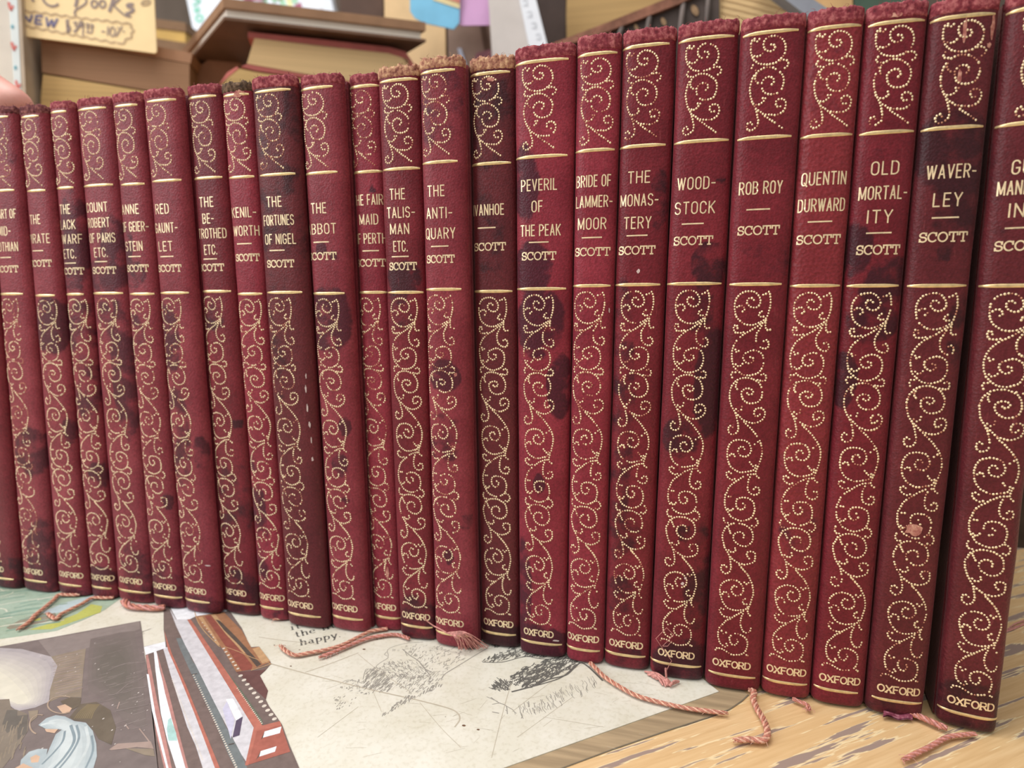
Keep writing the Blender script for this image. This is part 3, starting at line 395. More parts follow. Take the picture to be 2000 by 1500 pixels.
LABEL = {
 'First': 'red leather book at the far left end of the row, cut off by the picture',
 'Heart': 'second leather book from the left end, dark brownish top and faint worn gilding',
 'Pirate': 'worn red leather book whose spine reads THE PIRATE',
 'Dwarf': 'narrow red book with dark stained title panel, right of the one reading THE PIRATE',
 'Count': 'wide red book, spine ending OF PARIS ETC., two right of THE PIRATE',
 'Anne': 'red leather book with a pink ribbon folded at its foot, title ending STEIN',
 'Red': 'red leather book whose title ends in LET, foot at the top of the bookshelf print',
 'Betr': 'red leather book whose spine reads THE BETROTHED ETC.',
 'Kenil': 'narrow red book with torn dark brown head, left of the purple topped volume',
 'Nigel': 'leather book with a dark purple top half, title starting THE FORTUNES',
 'Abbot': 'red leather book whose spine reads THE ABBOT, dark patch below the title panel',
 'Fair': 'narrow orange red book with rubbed gilding, title starting THE FAIR MAID',
 'Talis': 'red leather book whose spine reads THE TALISMAN ETC.',
 'Antiq': 'red leather book whose spine reads THE ANTIQUARY, tan frayed head',
 'Ivan': 'dark maroon book with one line title and tan head, right of THE ANTIQUARY',
 'Pev': 'wide pale red book with sharp dark stains, title ending THE PEAK',
 'Bride': 'narrow orange red book whose title starts BRIDE OF, long twisted ribbon at its foot',
 'Mon': 'purplish red leather book whose spine reads THE MONASTERY',
 'Wood': 'wide blotched red book whose spine reads WOODSTOCK, pink silk tuft at its foot',
 'Rob': 'plain deep red book, fifth from the right end, ribbon curling onto the wood',
 'Quen': 'coarse grained bright red book, fourth from the right end of the row',
 'Old': 'red leather book third from the right end, title starting OLD',
 'Wav': 'dark purplish red book with a torn flap at its foot, second from right',
 'Guy': 'dark maroon book standing slightly apart at the right end of the row',
}
def profile(w, n=2.9, d=3.1, N=300):
    ph = np.linspace(0, math.pi/2, N); h = w/2
    x = h*np.sin(ph)**(2/n); y = d*(1-np.cos(ph)**(2/n))
    return x, y, np.concatenate([[0], np.cumsum(np.hypot(np.diff(x), np.diff(y)))])

class Book:
    def __init__(self, rec):
        self.r = rec; e, t = rec['eb'], rec['et']
        g = 0.12
        self.l0 = e[0]+g-(t[0]-e[0])*.035; self.r0 = e[1]-g-(t[1]-e[1])*.035
        self.l1 = t[0]+g; self.r1 = t[1]-g                       # at z = 165
        self.w0 = (self.r0-self.l0+self.r1-self.l1)/2
        self.c0 = (self.l0+self.r0)/2
        self.X, self.Y, self.A = profile(self.w0)
        self.amax = self.A[-1]
    def bend(self, x, z):
        t = z/165.0; l = self.l0+(self.l1-self.l0)*t; r = self.r0+(self.r1-self.r0)*t
        return (l+r)/2-self.c0+x*(r-l)/self.w0
    def surf(self, a, z, off=0.0):
        s = 1 if a >= 0 else -1; aa = min(abs(a), self.amax)
        x = np.interp(aa, self.A, self.X); y = np.interp(aa, self.A, self.Y)
        x2 = np.interp(min(aa+.05, self.amax), self.A, self.X); y2 = np.interp(min(aa+.05, self.amax), self.A, self.Y)
        x1 = np.interp(max(aa-.05, 0), self.A, self.X); y1 = np.interp(max(aa-.05, 0), self.A, self.Y)
        tx, ty = x2-x1, y2-y1; L = math.hypot(tx, ty)+1e-9
        nx, ny = ty/L, -tx/L
        xx = s*(x+nx*off)
        return (self.bend(xx, z), y+ny*off, z)

def dome(mb, bk, a, z, r, mi, sq=1.0, off=0.03):
    c = []
    for k in range(7): c.append(bk.surf(a+r*math.cos(k*math.tau/7), z+r*sq*math.sin(k*math.tau/7), off))
    for k in range(7): c.append(bk.surf(a+.6*r*math.cos(k*math.tau/7), z+.6*r*sq*math.sin(k*math.tau/7), off+.10))
    c.append(bk.surf(a, z, off+.14))
    f = [(k, (k+1) % 7, 7+(k+1) % 7, 7+k) for k in range(7)]+[(7+k, 7+(k+1) % 7, 14) for k in range(7)]
    mb.add(c, f, mi)
def stroke_on(mb, bk, pts, width, mi, off=0.07, step=0.35):
    q = []
    for i in range(len(pts)-1):
        a, b = np.array(pts[i], float), np.array(pts[i+1], float)
        n = max(1, int(np.linalg.norm(b-a)/step))
        for k in range(n): q.append(a+(b-a)*k/n)
    q.append(np.array(pts[-1], float))
    # break at sharp corners so the ribbon keeps its width
    runs = [[q[0]]]
    for i in range(1, len(q)):
        runs[-1].append(q[i])
        if i < len(q)-1:
            u = q[i]-q[i-1]; v = q[i+1]-q[i]
            if (u@v) < .8*np.linalg.norm(u)*np.linalg.norm(v): runs.append([q[i]])
    for r in runs:
        if len(r) < 2: continue
        # square ends
        t0 = (r[0]-r[1])/(np.linalg.norm(r[0]-r[1])+1e-9); t1 = (r[-1]-r[-2])/(np.linalg.norm(r[-1]-r[-2])+1e-9)
        r = [r[0]+t0*width*.35]+r[1:-1]+[r[-1]+t1*width*.35]
        L, R = ribbon2d(r, width)
        mb.grid([[bk.surf(*p, off) for p in L], [bk.surf(*p, off) for p in R]], mi)

DOTS_TOP = [smooth_path(c, .655) for c in TOP_CURVES]
DOTS_LOW = [smooth_path(c, .665) for c in LOWER_CURVES]
GUY_YAW = -0.17
book_root = {}; book_obj = {}
for bi, rec in enumerate(BOOKS):
    nm = rec['n']; rnd = random.Random(100+bi)
    leather_name, fray_name, worn, stains = STYLE[nm]
    if nm == 'Guy': rec['eb'] = [68.5, 80.9]; rec['et'] = [68.4, 81.2]; rec['ot'] = [1.0, -.6]; rec['tx'] = [[t[0], t[1]+1.0]+t[2:] for t in rec['tx']]; rec['top'] = 166.9; rec['ra'] = [-6.6, 6.6, -6.6, 6.6]
    bk = Book(rec); book_obj[nm] = bk
    root = thing('leather_book', LABEL[nm], 'book', (bk.c0, rec['dev'], 0.0), ROW)
    book_root[nm] = root
    if nm == 'Guy': root.rotation_euler[2] = GUY_YAW
    zr = rec['rz']; ztop = rec['top']
    # ---- spine: leather with its gilt tooling
    mb = MB()
    As = np.linspace(-bk.amax, bk.amax, 41)
    zs = [0.0, .25, .7, 1.4]+list(np.linspace(2.2, zr[3]+1.2, 88))
    offs = [-1.0, -.45, -.12, 0]+[0]*88
    noise_w = [rnd.uniform(-1, 1) for _ in range(12)]
    rows = []
    for z, o in zip(zs, offs):
        ripple = .03*sum(noise_w[k]*math.sin(z*(.05+.045*k)+k) for k in range(6))
        rows.append([bk.surf(a, z, o+ripple) for a in As])
    mb.grid(rows, 0)
    stain = []
    for z in zs:
        for a in As:
            s = 0
            for (sa, sz, ra, rz_, st) in stains:
                d = math.hypot((a-sa)/ra, (z-sz)/rz_)
                if d < 1.25: s = max(s, st*min(1, (1.25-d)/.35))
            stain.append(s)
    nl = len(stain)
    al0, ar0, al1, ar1 = (rec['ra']+rec['ra'])[:4]
    for k, z in enumerate(zr):
        t = (z-zr[0])/(zr[3]-zr[0])
        al = max(al0*(1-t)+al1*t, -bk.amax+.9); ar = min(ar0*(1-t)+ar1*t, bk.amax-.9)
        if nm in ('Heart', 'First'): al, ar = -bk.amax+.9, 4.6
        n = 26; hgt = .40
        sag = [0.10*math.sin(math.pi*i/n) for i in range(n+1)]
        aa = [al+(ar-al)*i/n for i in range(n+1)]
        hh = [hgt*min(1, .55+1.8*min(i, n-i)/n) for i in range(n+1)]
        rip = .03*sum(noise_w[q]*math.sin(z*(.05+.045*q)+q) for q in range(6))
        lo = [bk.surf(a, z-h, rip+.03) for a, h in zip(aa, hh)]; hi = [bk.surf(a, z+h, rip+.03) for a, h in zip(aa, hh)]
        m1 = [bk.surf(a, z-h*.6, rip+.13) for a, h in zip(aa, hh)]; m2 = [bk.surf(a, z+h*.6, rip+.13) for a, h in zip(aa, hh)]
        mb.grid([lo, m1, m2, hi], 2)
    for set_, (oa, oz), lower in ((DOTS_TOP, rec['ot'], False), (DOTS_LOW, rec['ob'], True)):
        for ci, path in enumerate(set_):
            cw = rnd.random()
            for p in path:
                a = p[0]+oa; z = p[1]
                if lower:
                    t = (p[1]-9.7)/(104.0-9.7); z = p[1]+oz*(1-t)+(zr[1]-106.03)*t
                else: z = p[1]+oz
                if abs(a) > bk.amax-.35: continue
                if rnd.random() < .012+worn*.05: continue
                mi = 3 if rnd.random() < worn*(1.3 if cw < .5 else .6) else 1
                rip = .03*sum(noise_w[q]*math.sin(z*(.05+.045*q)+q) for q in range(6))
                dome(mb, bk, a+rnd.uniform(-.04, .04), z+rnd.uniform(-.04, .04), rnd.uniform(.225, .285)*(.85 if mi == 3 else 1), mi, rnd.uniform(.9, 1.15), rip+.01)
    for (sn, sa, sz, sra, srz, pale) in SCUFF:
        if sn != nm: continue
        edge_ = [rnd.uniform(.65, 1.15) for _ in range(14)]
        ring = [bk.surf(sa+sra*edge_[q]*math.cos(q*math.tau/14), sz+srz*edge_[q]*math.sin(q*math.tau/14), .10) for q in range(14)]
        mb.add(ring+[bk.surf(sa, sz, .13)], [(q, (q+1) % 14, 14) for q in range(14)], 5 if pale else 4)
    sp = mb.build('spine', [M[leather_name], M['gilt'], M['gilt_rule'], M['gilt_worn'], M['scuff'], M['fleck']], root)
    at = sp.data.attributes.new('stain', 'FLOAT', 'POINT')
    at.data.foreach_set('value', stain+[0.0]*(len(sp.data.vertices)-nl))
    # ---- lettering
    rip = lambda z: .03*sum(noise_w[q]*math.sin(z*(.05+.045*q)+q) for q in range(6))
    if rec.get('tx'):
        tb = MB()
        for (txt, ca, cz, wd, st) in rec['tx']:
            o = rip(cz)+.05
            if txt == '_':
                stroke_on(tb, bk, [(ca-2.5, cz), (ca+2.5, cz)], .34, 0, o); continue
            if st == 1:
                for s in fit_text(txt, ROMAN, .17, wd, 1.95, ca, cz): stroke_on(tb, bk, s, .33, 0, o)
            else:
                for s in fit_text(txt, GOTHIC, .27, wd, 2.75, ca, cz): stroke_on(tb, bk, s, .31, 0, o)
        tb.build('title_lettering', M['gilt'], sp)
    pb = MB()
    for s in fit_text('OXFORD', WIDE, .22, 9.3, 1.75, rec['ob'][0]+.05, 7.15+rec['ob'][1]*.6): stroke_on(pb, bk, s, .36, 0, rip(7)+.05)
    pb.build('publisher_lettering', M['gilt'], sp)
    # ---- frayed head of the spine
    hb = MB(); nA = 90; rr = rnd
    path = [(-.08, zr[3]+.8), (.06, zr[3]+1.0), (.14, zr[3]+1.5), (.12, (zr[3]+ztop)/2+.3), (.10, ztop-.9), (.02, ztop-.25), (-.45, ztop), (-1.1, ztop-.05), (-1.8, ztop-.6), (-2.4, ztop-2.2)]
    ph = [rr.uniform(0, 6.28) for _ in range(9)]; rows = []
    rough = {'fray_red': .62, 'fray_tan': 1.1, 'fray_brown': 1.2, 'fray_dark': .9}[fray_name]
    for k, (o, z) in enumerate(path):
        row = []
        for i in range(nA):
            a = -bk.amax+2*bk.amax*i/(nA-1)
            low = .22*math.sin(a*1.3+ph[0])+.16*math.sin(a*2.9+ph[1])+.10*math.sin(a*5.3+ph[2])
            edge = min(1.0, (bk.amax-abs(a))/1.2)
            jz = rr.gauss(0, .10)*rough*edge*(1 if k > 3 else .25)+(low*rough*.9 if k >= 4 else 0)
            jo = (rr.gauss(0, .07)*rough*(1 if k > 3 else .3)+.08*math.sin(a*4.1+ph[3]+k*.8)*rough)*edge-.12*(1-edge)
            if k == 0: jz *= .8; jo = -.05
            row.append(bk.surf(a, z+jz-(1-edge)*.5*(1 if k > 2 else 0), o+jo))
        rows.append(row)
    hb.grid(rows, 0)
    for _ in range(int(9*rough)):
        a = rr.uniform(-.85, .85)*bk.amax; p0 = np.array(bk.surf(a, ztop-.2, -.1)); h = rr.uniform(.3, 1.1)
        p1 = p0+np.array([rr.uniform(-.4, .4), rr.uniform(-.3, .2), h*.6]); p2 = p0+np.array([rr.uniform(-.8, .8), rr.uniform(-.4, .3), h])
        hb.tube([p0, p1, p2], [.05, .04, .02], 4)
    hb.build('frayed_head', M[fray_name], sp)
    # ---- covers and pages
    h = bk.w0/2; y0, y1 = 4.15, 106.0
    def board(xa, xb, ya, yb, za, zb, rad):
        poly = [(ya, za)]+[(yb-rad+rad*math.sin(t), za+rad-rad*math.cos(t)) for t in np.linspace(0, math.pi/2, 7)] \
             + [(yb-rad+rad*math.cos(t), zb-rad+rad*math.sin(t)) for t in np.linspace(0, math.pi/2, 7)]+[(ya, zb)]
        m = MB(); m.prism([(xa, y, z) for y, z in poly], (xb-xa, 0, 0))
        m.v = [(bk.bend(x, z), y, z) for x, y, z in m.v]
        return m
    board(h-1.0, h, y0, y1, .15, ztop-1.3, 7).build('front_cover', M[leather_name], root)
    board(-h, -h+1.0, y0, y1, .15, ztop-1.3, 7).build('back_cover', M[leather_name], root)
    board(-h+1.0, h-1.0, 4.3, y1-3.5, 2.2, ztop-3.2, 6).build('page_block', M['pages_gilt'], root)

def loc2(book, x, y, z):
    """world point in a book's own frame"""
    b = book_obj[book]; x -= b.c0; y -= b.r['dev']; a = -GUY_YAW if book == 'Guy' else 0.0
    return (x*math.cos(a)-y*math.sin(a), x*math.sin(a)+y*math.cos(a), z)
# silk markers: strands twisted along a path of photo points on the table
def marker(book, pix, width, mat, strands=4, twist=1.5, seed=0, lift=0.0, name='ribbon_marker', fan=0.0):
    rnd = random.Random(seed); r = width/2
    base = [at_height(x, y, 0.35)[:2] for x, y in pix]
    pts = smooth_path(base, .5); m = MB(); n = len(pts)
    root = book_root[book]; off = np.array([book_obj[book].c0, book_obj[book].r['dev']])
    s = 0
    for k in range(strands):
        path = []; rad = []
        for i, p in enumerate(pts):
            t = pts[min(i+1, n-1)]-pts[max(i-1, 0)]; t = t/(np.linalg.norm(t)+1e-9); nn = np.array([-t[1], t[0]])
            ang = twist*i*.5+k*math.tau/strands; u = i/(n-1)
            wd = r*.72*(1+fan*max(0, u-.6)*4)
            q = p+nn*wd*math.cos(ang)*(1 if fan == 0 else 1)
            z = .3+r*.75+r*.42*math.sin(ang)+lift*math.sin(math.pi*u)
            path.append(loc2(book, q[0], q[1], z)); rad.append(r*.40*(1 if u < .93 else max(.25, 1-(u-.93)*9)))
        m.tube(path, rad, 7, k % 2)
    for _ in range(6):   # loose fibres near the end
        i = rnd.randrange(int(n*.6), n); p = pts[i]; a = rnd.uniform(0, 6.28); L = rnd.uniform(.8, 2.2)
        q = p+np.array([math.cos(a), math.sin(a)])*L
        m.tube([loc2(book, p[0], p[1], .5), loc2(book, (p+q)[0]/2, (p+q)[1]/2, .9), loc2(book, q[0], q[1], .35)], .06, 4)
    return m.build(name, [mat, M['ribbon_shade']], root)
def hit(book, x, y, gap):
    """photo point on the front of a book, in that book's own frame"""
    b = book_obj[book]; p = at_depth(x, y, b.r['dev']-gap); return (p[0]-b.c0, p[1]-b.r['dev'], p[2])
RB, RP = M['ribbon'], M['ribbon_pink']
marker('Pirate', [(156,1163),(150,1164),(130,1164),(115,1164),(105,1174),(86,1190),(70,1203),(56,1218),(34,1233)], 1.35, RB, seed=1)
marker('Dwarf', [(222,1169),(205,1170),(181,1170),(161,1181),(137,1193),(119,1202),(109,1211),(92,1199)], 1.3, RB, seed=2)
marker('Anne', [(322,1190),(306,1192),(286,1191),(268,1190),(252,1187),(241,1176)], 2.2, RP, twist=.6, seed=3)
marker('Kenil', [(558,1209),(546,1210),(533,1211)], 1.1, RB, seed=4)
marker('Fair', [(757,1230),(742,1232),(722,1236),(701,1246),(671,1261),(639,1271),(607,1277),(577,1282),(559,1274),(547,1262)], 1.25, RB, seed=5)
marker('Talis', [(800,1250),(776,1242),(751,1243),(719,1249),(687,1261),(649,1277),(622,1287)], 1.2, RP, seed=6)
marker('Bride', [(1152,1297),(1160,1304),(1180,1324),(1212,1345),(1245,1362),(1290,1375),(1340,1386),(1385,1392),(1422,1396)], 1.25, RB, seed=7)
marker('Rob', [(1462,1350),(1473,1354),(1471,1367),(1478,1387),(1492,1411),(1499,1436),(1490,1450),(1465,1448),(1432,1450)], 1.5, RB, seed=8)
marker('Quen', [(1548,1367),(1562,1373),(1576,1379),(1581,1390)], 1.1, RP, seed=9)
marker('Wav', [(1772,1398),(1786,1400),(1806,1408),(1828,1418),(1850,1427)], 1.7, RP, twist=1.4, seed=10)
marker('Guy', [(1905,1436),(1882,1438),(1850,1443),(1815,1462),(1790,1474),(1762,1488)], 1.15, RP, seed=11)
# the frayed silk spread against the foot of THE ANTIQUARY
m = MB(); rnd = random.Random(5)
main = [hit('Antiq', 829, 1209, 2.2), hit('Antiq', 846, 1222, 1.6), hit('Antiq', 858, 1228, 1.8), hit('Antiq', 872, 1236, 2.0)]
for k in range(3): m.tube(smooth_path([np.array(p)+np.array([0, -.1*k, .12*k]) for p in main], .4), .16, 6)
for k in range(22):
    t = k/21; e = at_height(896+58*t, 1269-3*t+rnd.uniform(-3, 3), .3); b = book_obj['Antiq']
    e = (e[0]-b.c0, e[1]-b.r['dev'], .3+rnd.uniform(0, .4))
    mid = hit('Antiq', 891+26*t+rnd.uniform(-4, 4), 1246-10*t+rnd.uniform(-3, 3), 2.6)
    m.tube(smooth_path([main[-1], (np.array(main[-1])+np.array(mid))/2+np.array([0, 0, .3]), mid, e], .5), .15, 5)
m.build('ribbon_marker', RP, book_root['Antiq'])
# the pink silk tuft at the foot of WOODSTOCK with its thread looped up the spine
m = MB(); b = book_obj['Wood']
for k in range(26):
    t = k/25
    a = at_height(1259+46*t, 1312+26*t+rnd.uniform(-2, 2), .3); c = at_height(1300+rnd.uniform(-8, 14), 1337+rnd.uniform(-6, 4), .3)
    top = (np.array(a)+np.array(c))/2+np.array([0, .4, .9])
    m.tube(smooth_path([np.array(q)-np.array([b.c0, b.r['dev'], 0]) for q in (a, top, c)], .5), .24, 6)
tuft_end = at_height(1326, 1331, .4)-np.array([b.c0, b.r['dev'], 0]); mid = at_height(1308, 1338, .9)-np.array([b.c0, b.r['dev'], 0])
for k in range(3): m.tube(smooth_path([mid, (mid+tuft_end)/2+np.array([0, 0, .3*k]), tuft_end], .5), .3, 6)
th = [hit('Wood', x, y, .9) for x, y in ((1303,1330),(1302,1310),(1308,1296),(1312,1291),(1295,1268),(1281,1247),(1302,1226),(1316,1240),(1294,1262),(1304,1262),(1312,1252))]
for i in range(len(th)-1): m.tube([th[i], th[i+1]], .07, 5)
m.tube([hit('Wood', 1302, 1330, 1.2), hit('Wood', 1300, 1305, .9)], .3, 6)
m.build('ribbon_marker', RP, book_root['Wood'])
# torn leather flap at the foot of the next to last book
b = book_obj['Wav']; m = MB(); rows = []
for i in range(14):
    u = i/13; row = []
    for j in range(6):
        v = j/5
        q = at_height(1727+58*u-3*v, 1386+5*u+17*v, .25)
        row.append((q[0]-b.c0, q[1]-b.r['dev'], .3+1.5*(1-v)**1.5+.35*math.sin(u*9)*v+.25*math.sin(v*7+u*3)))
    rows.append(row)
m.grid(rows, 0); m.grid([[(x, y, z+.35) for x, y, z in r][::-1] for r in rows], 0)
m.build('torn_flap', M['flap'], book_root['Wav'])

# ------------------------------------------------------------------ table and the prints pasted on it
def wood_laminate():
    k = NT('wood_laminate')
    g = math.atan2(33.2, 46.1)
    turned = k.coords(rot=(0, 0, -g))
    def grain(along, across):
        mp = k.n('ShaderNodeMapping'); mp.inputs['Scale'].default_value = (along, across, 30); k.l(turned, mp.inputs[0]); return mp.outputs[0]
    fine = k.noise(grain(45, 900), 1.0, 3, 0.6)
    r = k.ramp(fine, [(0.25, lin((198, 162, 118))), (0.5, lin((220, 188, 144))), (0.75, lin((234, 206, 164)))])
    broad = k.noise(grain(6, 60), 1.0, 2)
    c = k.mix(broad, r.outputs[0], lin((214, 178, 126)))
    st = k.noise(grain(24, 360), 1.0, 4, 0.6)
    pale = k.ramp(st, [(0.535, (0, 0, 0, 1)), (0.55, (1, 1, 1, 1)), (0.565, (1, 1, 1, 1)), (0.58, (0, 0, 0, 1))])
    c = k.mix(pale.outputs[0], c, lin((234, 214, 172)))
    dk = k.ramp(st, [(0.565, (0, 0, 0, 1)), (0.58, (1, 1, 1, 1))])
    c = k.mix(dk.outputs[0], c, lin((158, 138, 128)))
    k.l(c, k.b.inputs['Base Color']); k.b.inputs['Roughness'].default_value = 0.45; k.b.inputs['Specular IOR Level'].default_value = 0.3
    k.bump(st, 0.15, 0.0004)
    return k.m
def paper(name, rgb, amount=0.10):
    k = NT(name); co = k.coords()
    f = k.noise(co, 55, 5, 0.65); s = k.noise(co, 900, 3, 0.6)
    c0 = lin(rgb); r = k.ramp(f, [(0.3, tuple(v*(1-amount*1.5)*(1, .98, .9)[i] for i, v in enumerate(c0[:3]))), (0.65, c0)])
    sp = k.ramp(s, [(0.32, (.90, .89, .86, 1)), (0.5, (1, 1, 1, 1))])
    c = k.mix(1.0, r.outputs[0], sp.outputs[0], 'MULTIPLY')
    k.l(c, k.b.inputs['Base Color']); k.b.inputs['Roughness'].default_value = 0.42; k.b.inputs['Specular IOR Level'].default_value = 0.35
    return k.m
def ink(name, rgb, rough=0.42, var=0.08, scale=350): return plain(name, rgb, rough, 0.35, var, scale)
M['wood'] = wood_laminate()
M['page'] = paper('page', (225, 224, 213))
M['page_ink'] = ink('page_ink', (156, 153, 145)); M['page_ink_dark'] = ink('page_ink_dark', (104, 103, 99))
M['scratch'] = ink('scratch', (188, 180, 162)); M['speck'] = ink('speck', (110, 84, 66))
M['film'] = plain('film', (172, 152, 122), 0.35, 0.4, 0.2, 1.0, stretch=(40, 420, 40)); M['film_edge'] = ink('film_edge', (120, 112, 96))

table_top_z = -.55
t = MB(); t.box((-700, -420, -30), (420, 820, table_top_z))
tb = thing('table', 'wood grain laminate table under the whole row of books', 'table', (0, 0, 0))
t.build('tabletop', M['wood'], tb)
M['table_leg'] = plain('table_leg', (120, 84, 56), 0.5, 0.3)
for sx in (-650, 370):
    for sy in (-370, 770):
        l = MB(); l.box((sx-25, sy-25, -740), (sx+25, sy+25, -30)); l.build('leg', M['table_leg'], tb)

def G(x, y, z=0.0):
    p = at_height(x, y, z); return (p[0], p[1], z)
LAYER = [0]
def up(z):
    LAYER[0] += 1; return z+(LAYER[0] % 400)*.00008
def flat(mb, pix, z, mi, zoom=None):
    """a printed area: closed polygon of photo points (optionally in zoom coordinates) lying at height z"""
    z = up(z); P = [G(*(zoom(*q) if zoom else q), z) for q in pix]
    a = sum(P[i][0]*P[(i+1) % len(P)][1]-P[(i+1) % len(P)][0]*P[i][1] for i in range(len(P)))
    if a < 0: P = P[::-1]
    mb.add(P, [tuple(range(len(P)))], mi, False)
def line(mb, pix, width, z, mi, zoom=None, smooth=True):
    z = up(z); q = [G(*(zoom(*p) if zoom else p), z)[:2] for p in pix]
    if smooth and len(q) > 2: q = smooth_path(q, .8)
    L, R = ribbon2d(q, width)
    mb.grid([[(p[0], p[1], z) for p in R], [(p[0], p[1], z) for p in L]], mi, False)
def sheet(mb, pts, z0, z1, mi):
    mb.prism([(x, y, z0) for x, y in pts], (0, 0, z1-z0), mi)

# page edge on the table (world directions)
p1 = np.array(G(1404, 1349)[:2]); p2 = np.array(G(1119, 1450)[:2]); dr = (p2-p1)/np.linalg.norm(p2-p1); nr = np.array([-dr[1], dr[0]])
if nr[0] > 0: nr = -nr      # towards the left
film_pts = [np.array(G(x, y)[:2]) for x, y in ((1200,1459),(1312,1421),(1381,1399),(1424,1383),(1448,1367),(1462,1354))]
f = MB()
fp = [film_pts[0]+dr*110]+film_pts+[film_pts[-1]+np.array([-6, 9]), film_pts[-1]+np.array([-30, 26]), p1+nr*420-dr*40, p1+nr*420+dr*320, film_pts[0]+dr*320]
fp = [film_pts[0]+dr*320]+film_pts+[film_pts[-1]+np.array([-4, 5]), film_pts[-1]+np.array([-22, 16])]+[p1+nr*430-dr*45, p1+nr*430+dr*320]
sheet(f, fp, -.55, -.40, 0)
for i in range(len(film_pts)-1):
    a, b_ = film_pts[i], film_pts[i+1]
    L, R = ribbon2d([a, b_], .35); f.grid([[(p[0], p[1], -.385) for p in R], [(p[0], p[1], -.385) for p in L]], 1, False)
L, R = ribbon2d([film_pts[0]+dr*120, film_pts[0]], .3); f.grid([[(p[0], p[1], -.385) for p in R], [(p[0], p[1], -.385) for p in L]], 1, False)
tag(f.build('covering_sheet', [M['film'], M['film_edge']]), 'brownish see-through sheet with a rounded corner showing as a strip beside the cream page', 'sheet')

pg = MB()
sheet(pg, [p1, p1+dr*320, p1+dr*320+nr*400, p1+nr*400], -.40, -.20, 0)
ZI = -.185
rnd = random.Random(11)
def inside(p, poly):
    c = False; n = len(poly)
    for i in range(n):
        (x1, y1), (x2, y2) = poly[i], poly[i-1]
        if (y1 > p[1]) != (y2 > p[1]) and p[0] < (x2-x1)*(p[1]-y1)/(y2-y1)+x1: c = not c
    return c
def hatch(poly, count, vec, jitter, width, mi=1, curl=0.3):
    xs = [p[0] for p in poly]; ys = [p[1] for p in poly]; k = 0; guard = 0
    while k < count and guard < count*30:
        guard += 1
        p = (rnd.uniform(min(xs), max(xs)), rnd.uniform(min(ys), max(ys)))
        if not inside(p, poly): continue
        k += 1; s = rnd.uniform(.5, 1.2)
        v = (vec[0]*s+rnd.uniform(-jitter, jitter), vec[1]*s+rnd.uniform(-jitter, jitter)*.7)
        m_ = (p[0]+v[0]*.5-v[1]*curl*rnd.uniform(-1, 1), p[1]+v[1]*.5+v[0]*curl*rnd.uniform(-1, 1)*.5)
        line(pg, [p, m_, (p[0]+v[0], p[1]+v[1])], width*rnd.uniform(.6, 1.3), ZI, mi)
# right hand tree (dense, dark) : photo points = 640+u/3.704, 1200+v/3.704
Z2 = lambda u, v: (640+u/3.704, 1200+v/3.704)
def hz(poly): return [Z2(*p) for p in poly]
hatch(hz([(1310,450),(1400,400),(1560,340),(1720,310),(1800,330),(1780,390),(1650,440),(1500,520),(1400,540),(1330,500)]), 420, (7, -4), 5, .34, 2)
hatch(hz([(1190,540),(1250,480),(1330,500),(1320,550),(1240,560)]), 90, (-5, -5), 5, .26, 2)
hatch(hz([(1110,340),(1200,300),(1310,250),(1420,250),(1560,290),(1560,320),(1400,310),(1250,340),(1150,355)]), 170, (6, -4), 5, .26, 2)
hatch(hz([(1150,240),(1200,210),(1260,215),(1220,250)]), 30, (4, -4), 4, .25, 2)
for pts, w in (([(1330,560),(1480,520),(1600,470),(1720,440),(1780,390),(1830,350),(1880,375),(1940,430),(1990,480)], .5), ([(1400,540),(1560,500),(1700,450),(1800,360)], .4),
               ([(1440,300),(1540,320),(1640,320),(1740,290)], .35), ([(1120,345),(1260,345),(1400,310),(1500,300)], .3), ([(1600,470),(1700,400),(1790,350)], .3)):
    line(pg, [Z2(*p) for p in pts], w, ZI, 2)
# the pale tree and bank on the left
hatch(hz([(420,270),(560,220),(700,230),(900,240),(1100,230),(900,380),(800,450),(640,330),(560,260)]), 170, (4, -3), 4, .16, 1)
hatch(hz([(350,370),(480,320),(640,330),(760,430),(600,470),(420,440)]), 170, (4, 3), 4, .18, 1)
hatch(hz([(250,470),(280,400),(360,410),(420,440),(460,520),(420,570),(320,570),(240,520)]), 190, (7, -7), 1.5, .17, 1, .05)
hatch(hz([(440,440),(760,420),(830,470),(760,520),(600,590),(480,510)]), 150, (5, -5), 2.5, .17, 1, .1)
hatch(hz([(60,540),(140,470),(250,480),(300,580),(240,580),(120,550)]), 60, (3, -2), 3, .17, 1)
hatch(hz([(40,600),(200,590),(220,640),(120,700),(60,690)]), 26, (3, -3), 2, .2, 1)
hatch(hz([(380,730),(560,600),(640,600),(780,500),(830,520),(560,650),(400,740)]), 110, (3, -5), 1.5, .17, 1, .1)
hatch(hz([(1280,690),(1500,600),(1600,570),(1900,430),(1990,480),(1700,620),(1400,720)]), 85, (5, 11), 4, .17, 1, .3)
for pts, w in (([(540,250),(600,300),(660,340),(740,440)], .3), ([(600,300),(640,250)], .22), ([(560,270),(575,300)], .2), ([(660,340),(700,390),(760,420)], .25),
               ([(820,470),(850,430),(930,380),(1060,300),(1160,240)], .3), ([(430,270),(410,290),(440,310),(380,350),(350,380),(400,400),(460,405)], .2), ([(440,300),(440,250),(560,210),(690,200)], .18),
               ([(255,470),(275,400),(300,395),(345,410),(340,435)], .2), ([(1180,600),(1240,640),(1290,660),(1300,720)], .25), ([(1150,595),(1230,630)], .2), ([(1190,650),(1250,640)], .2), ([(1190,705),(1240,715)], .3), ([(1270,650),(1340,690)], .2),
               ([(90,500),(140,475),(200,480),(250,500)], .16)):
    line(pg, [Z2(*p) for p in pts], w, ZI, 1)
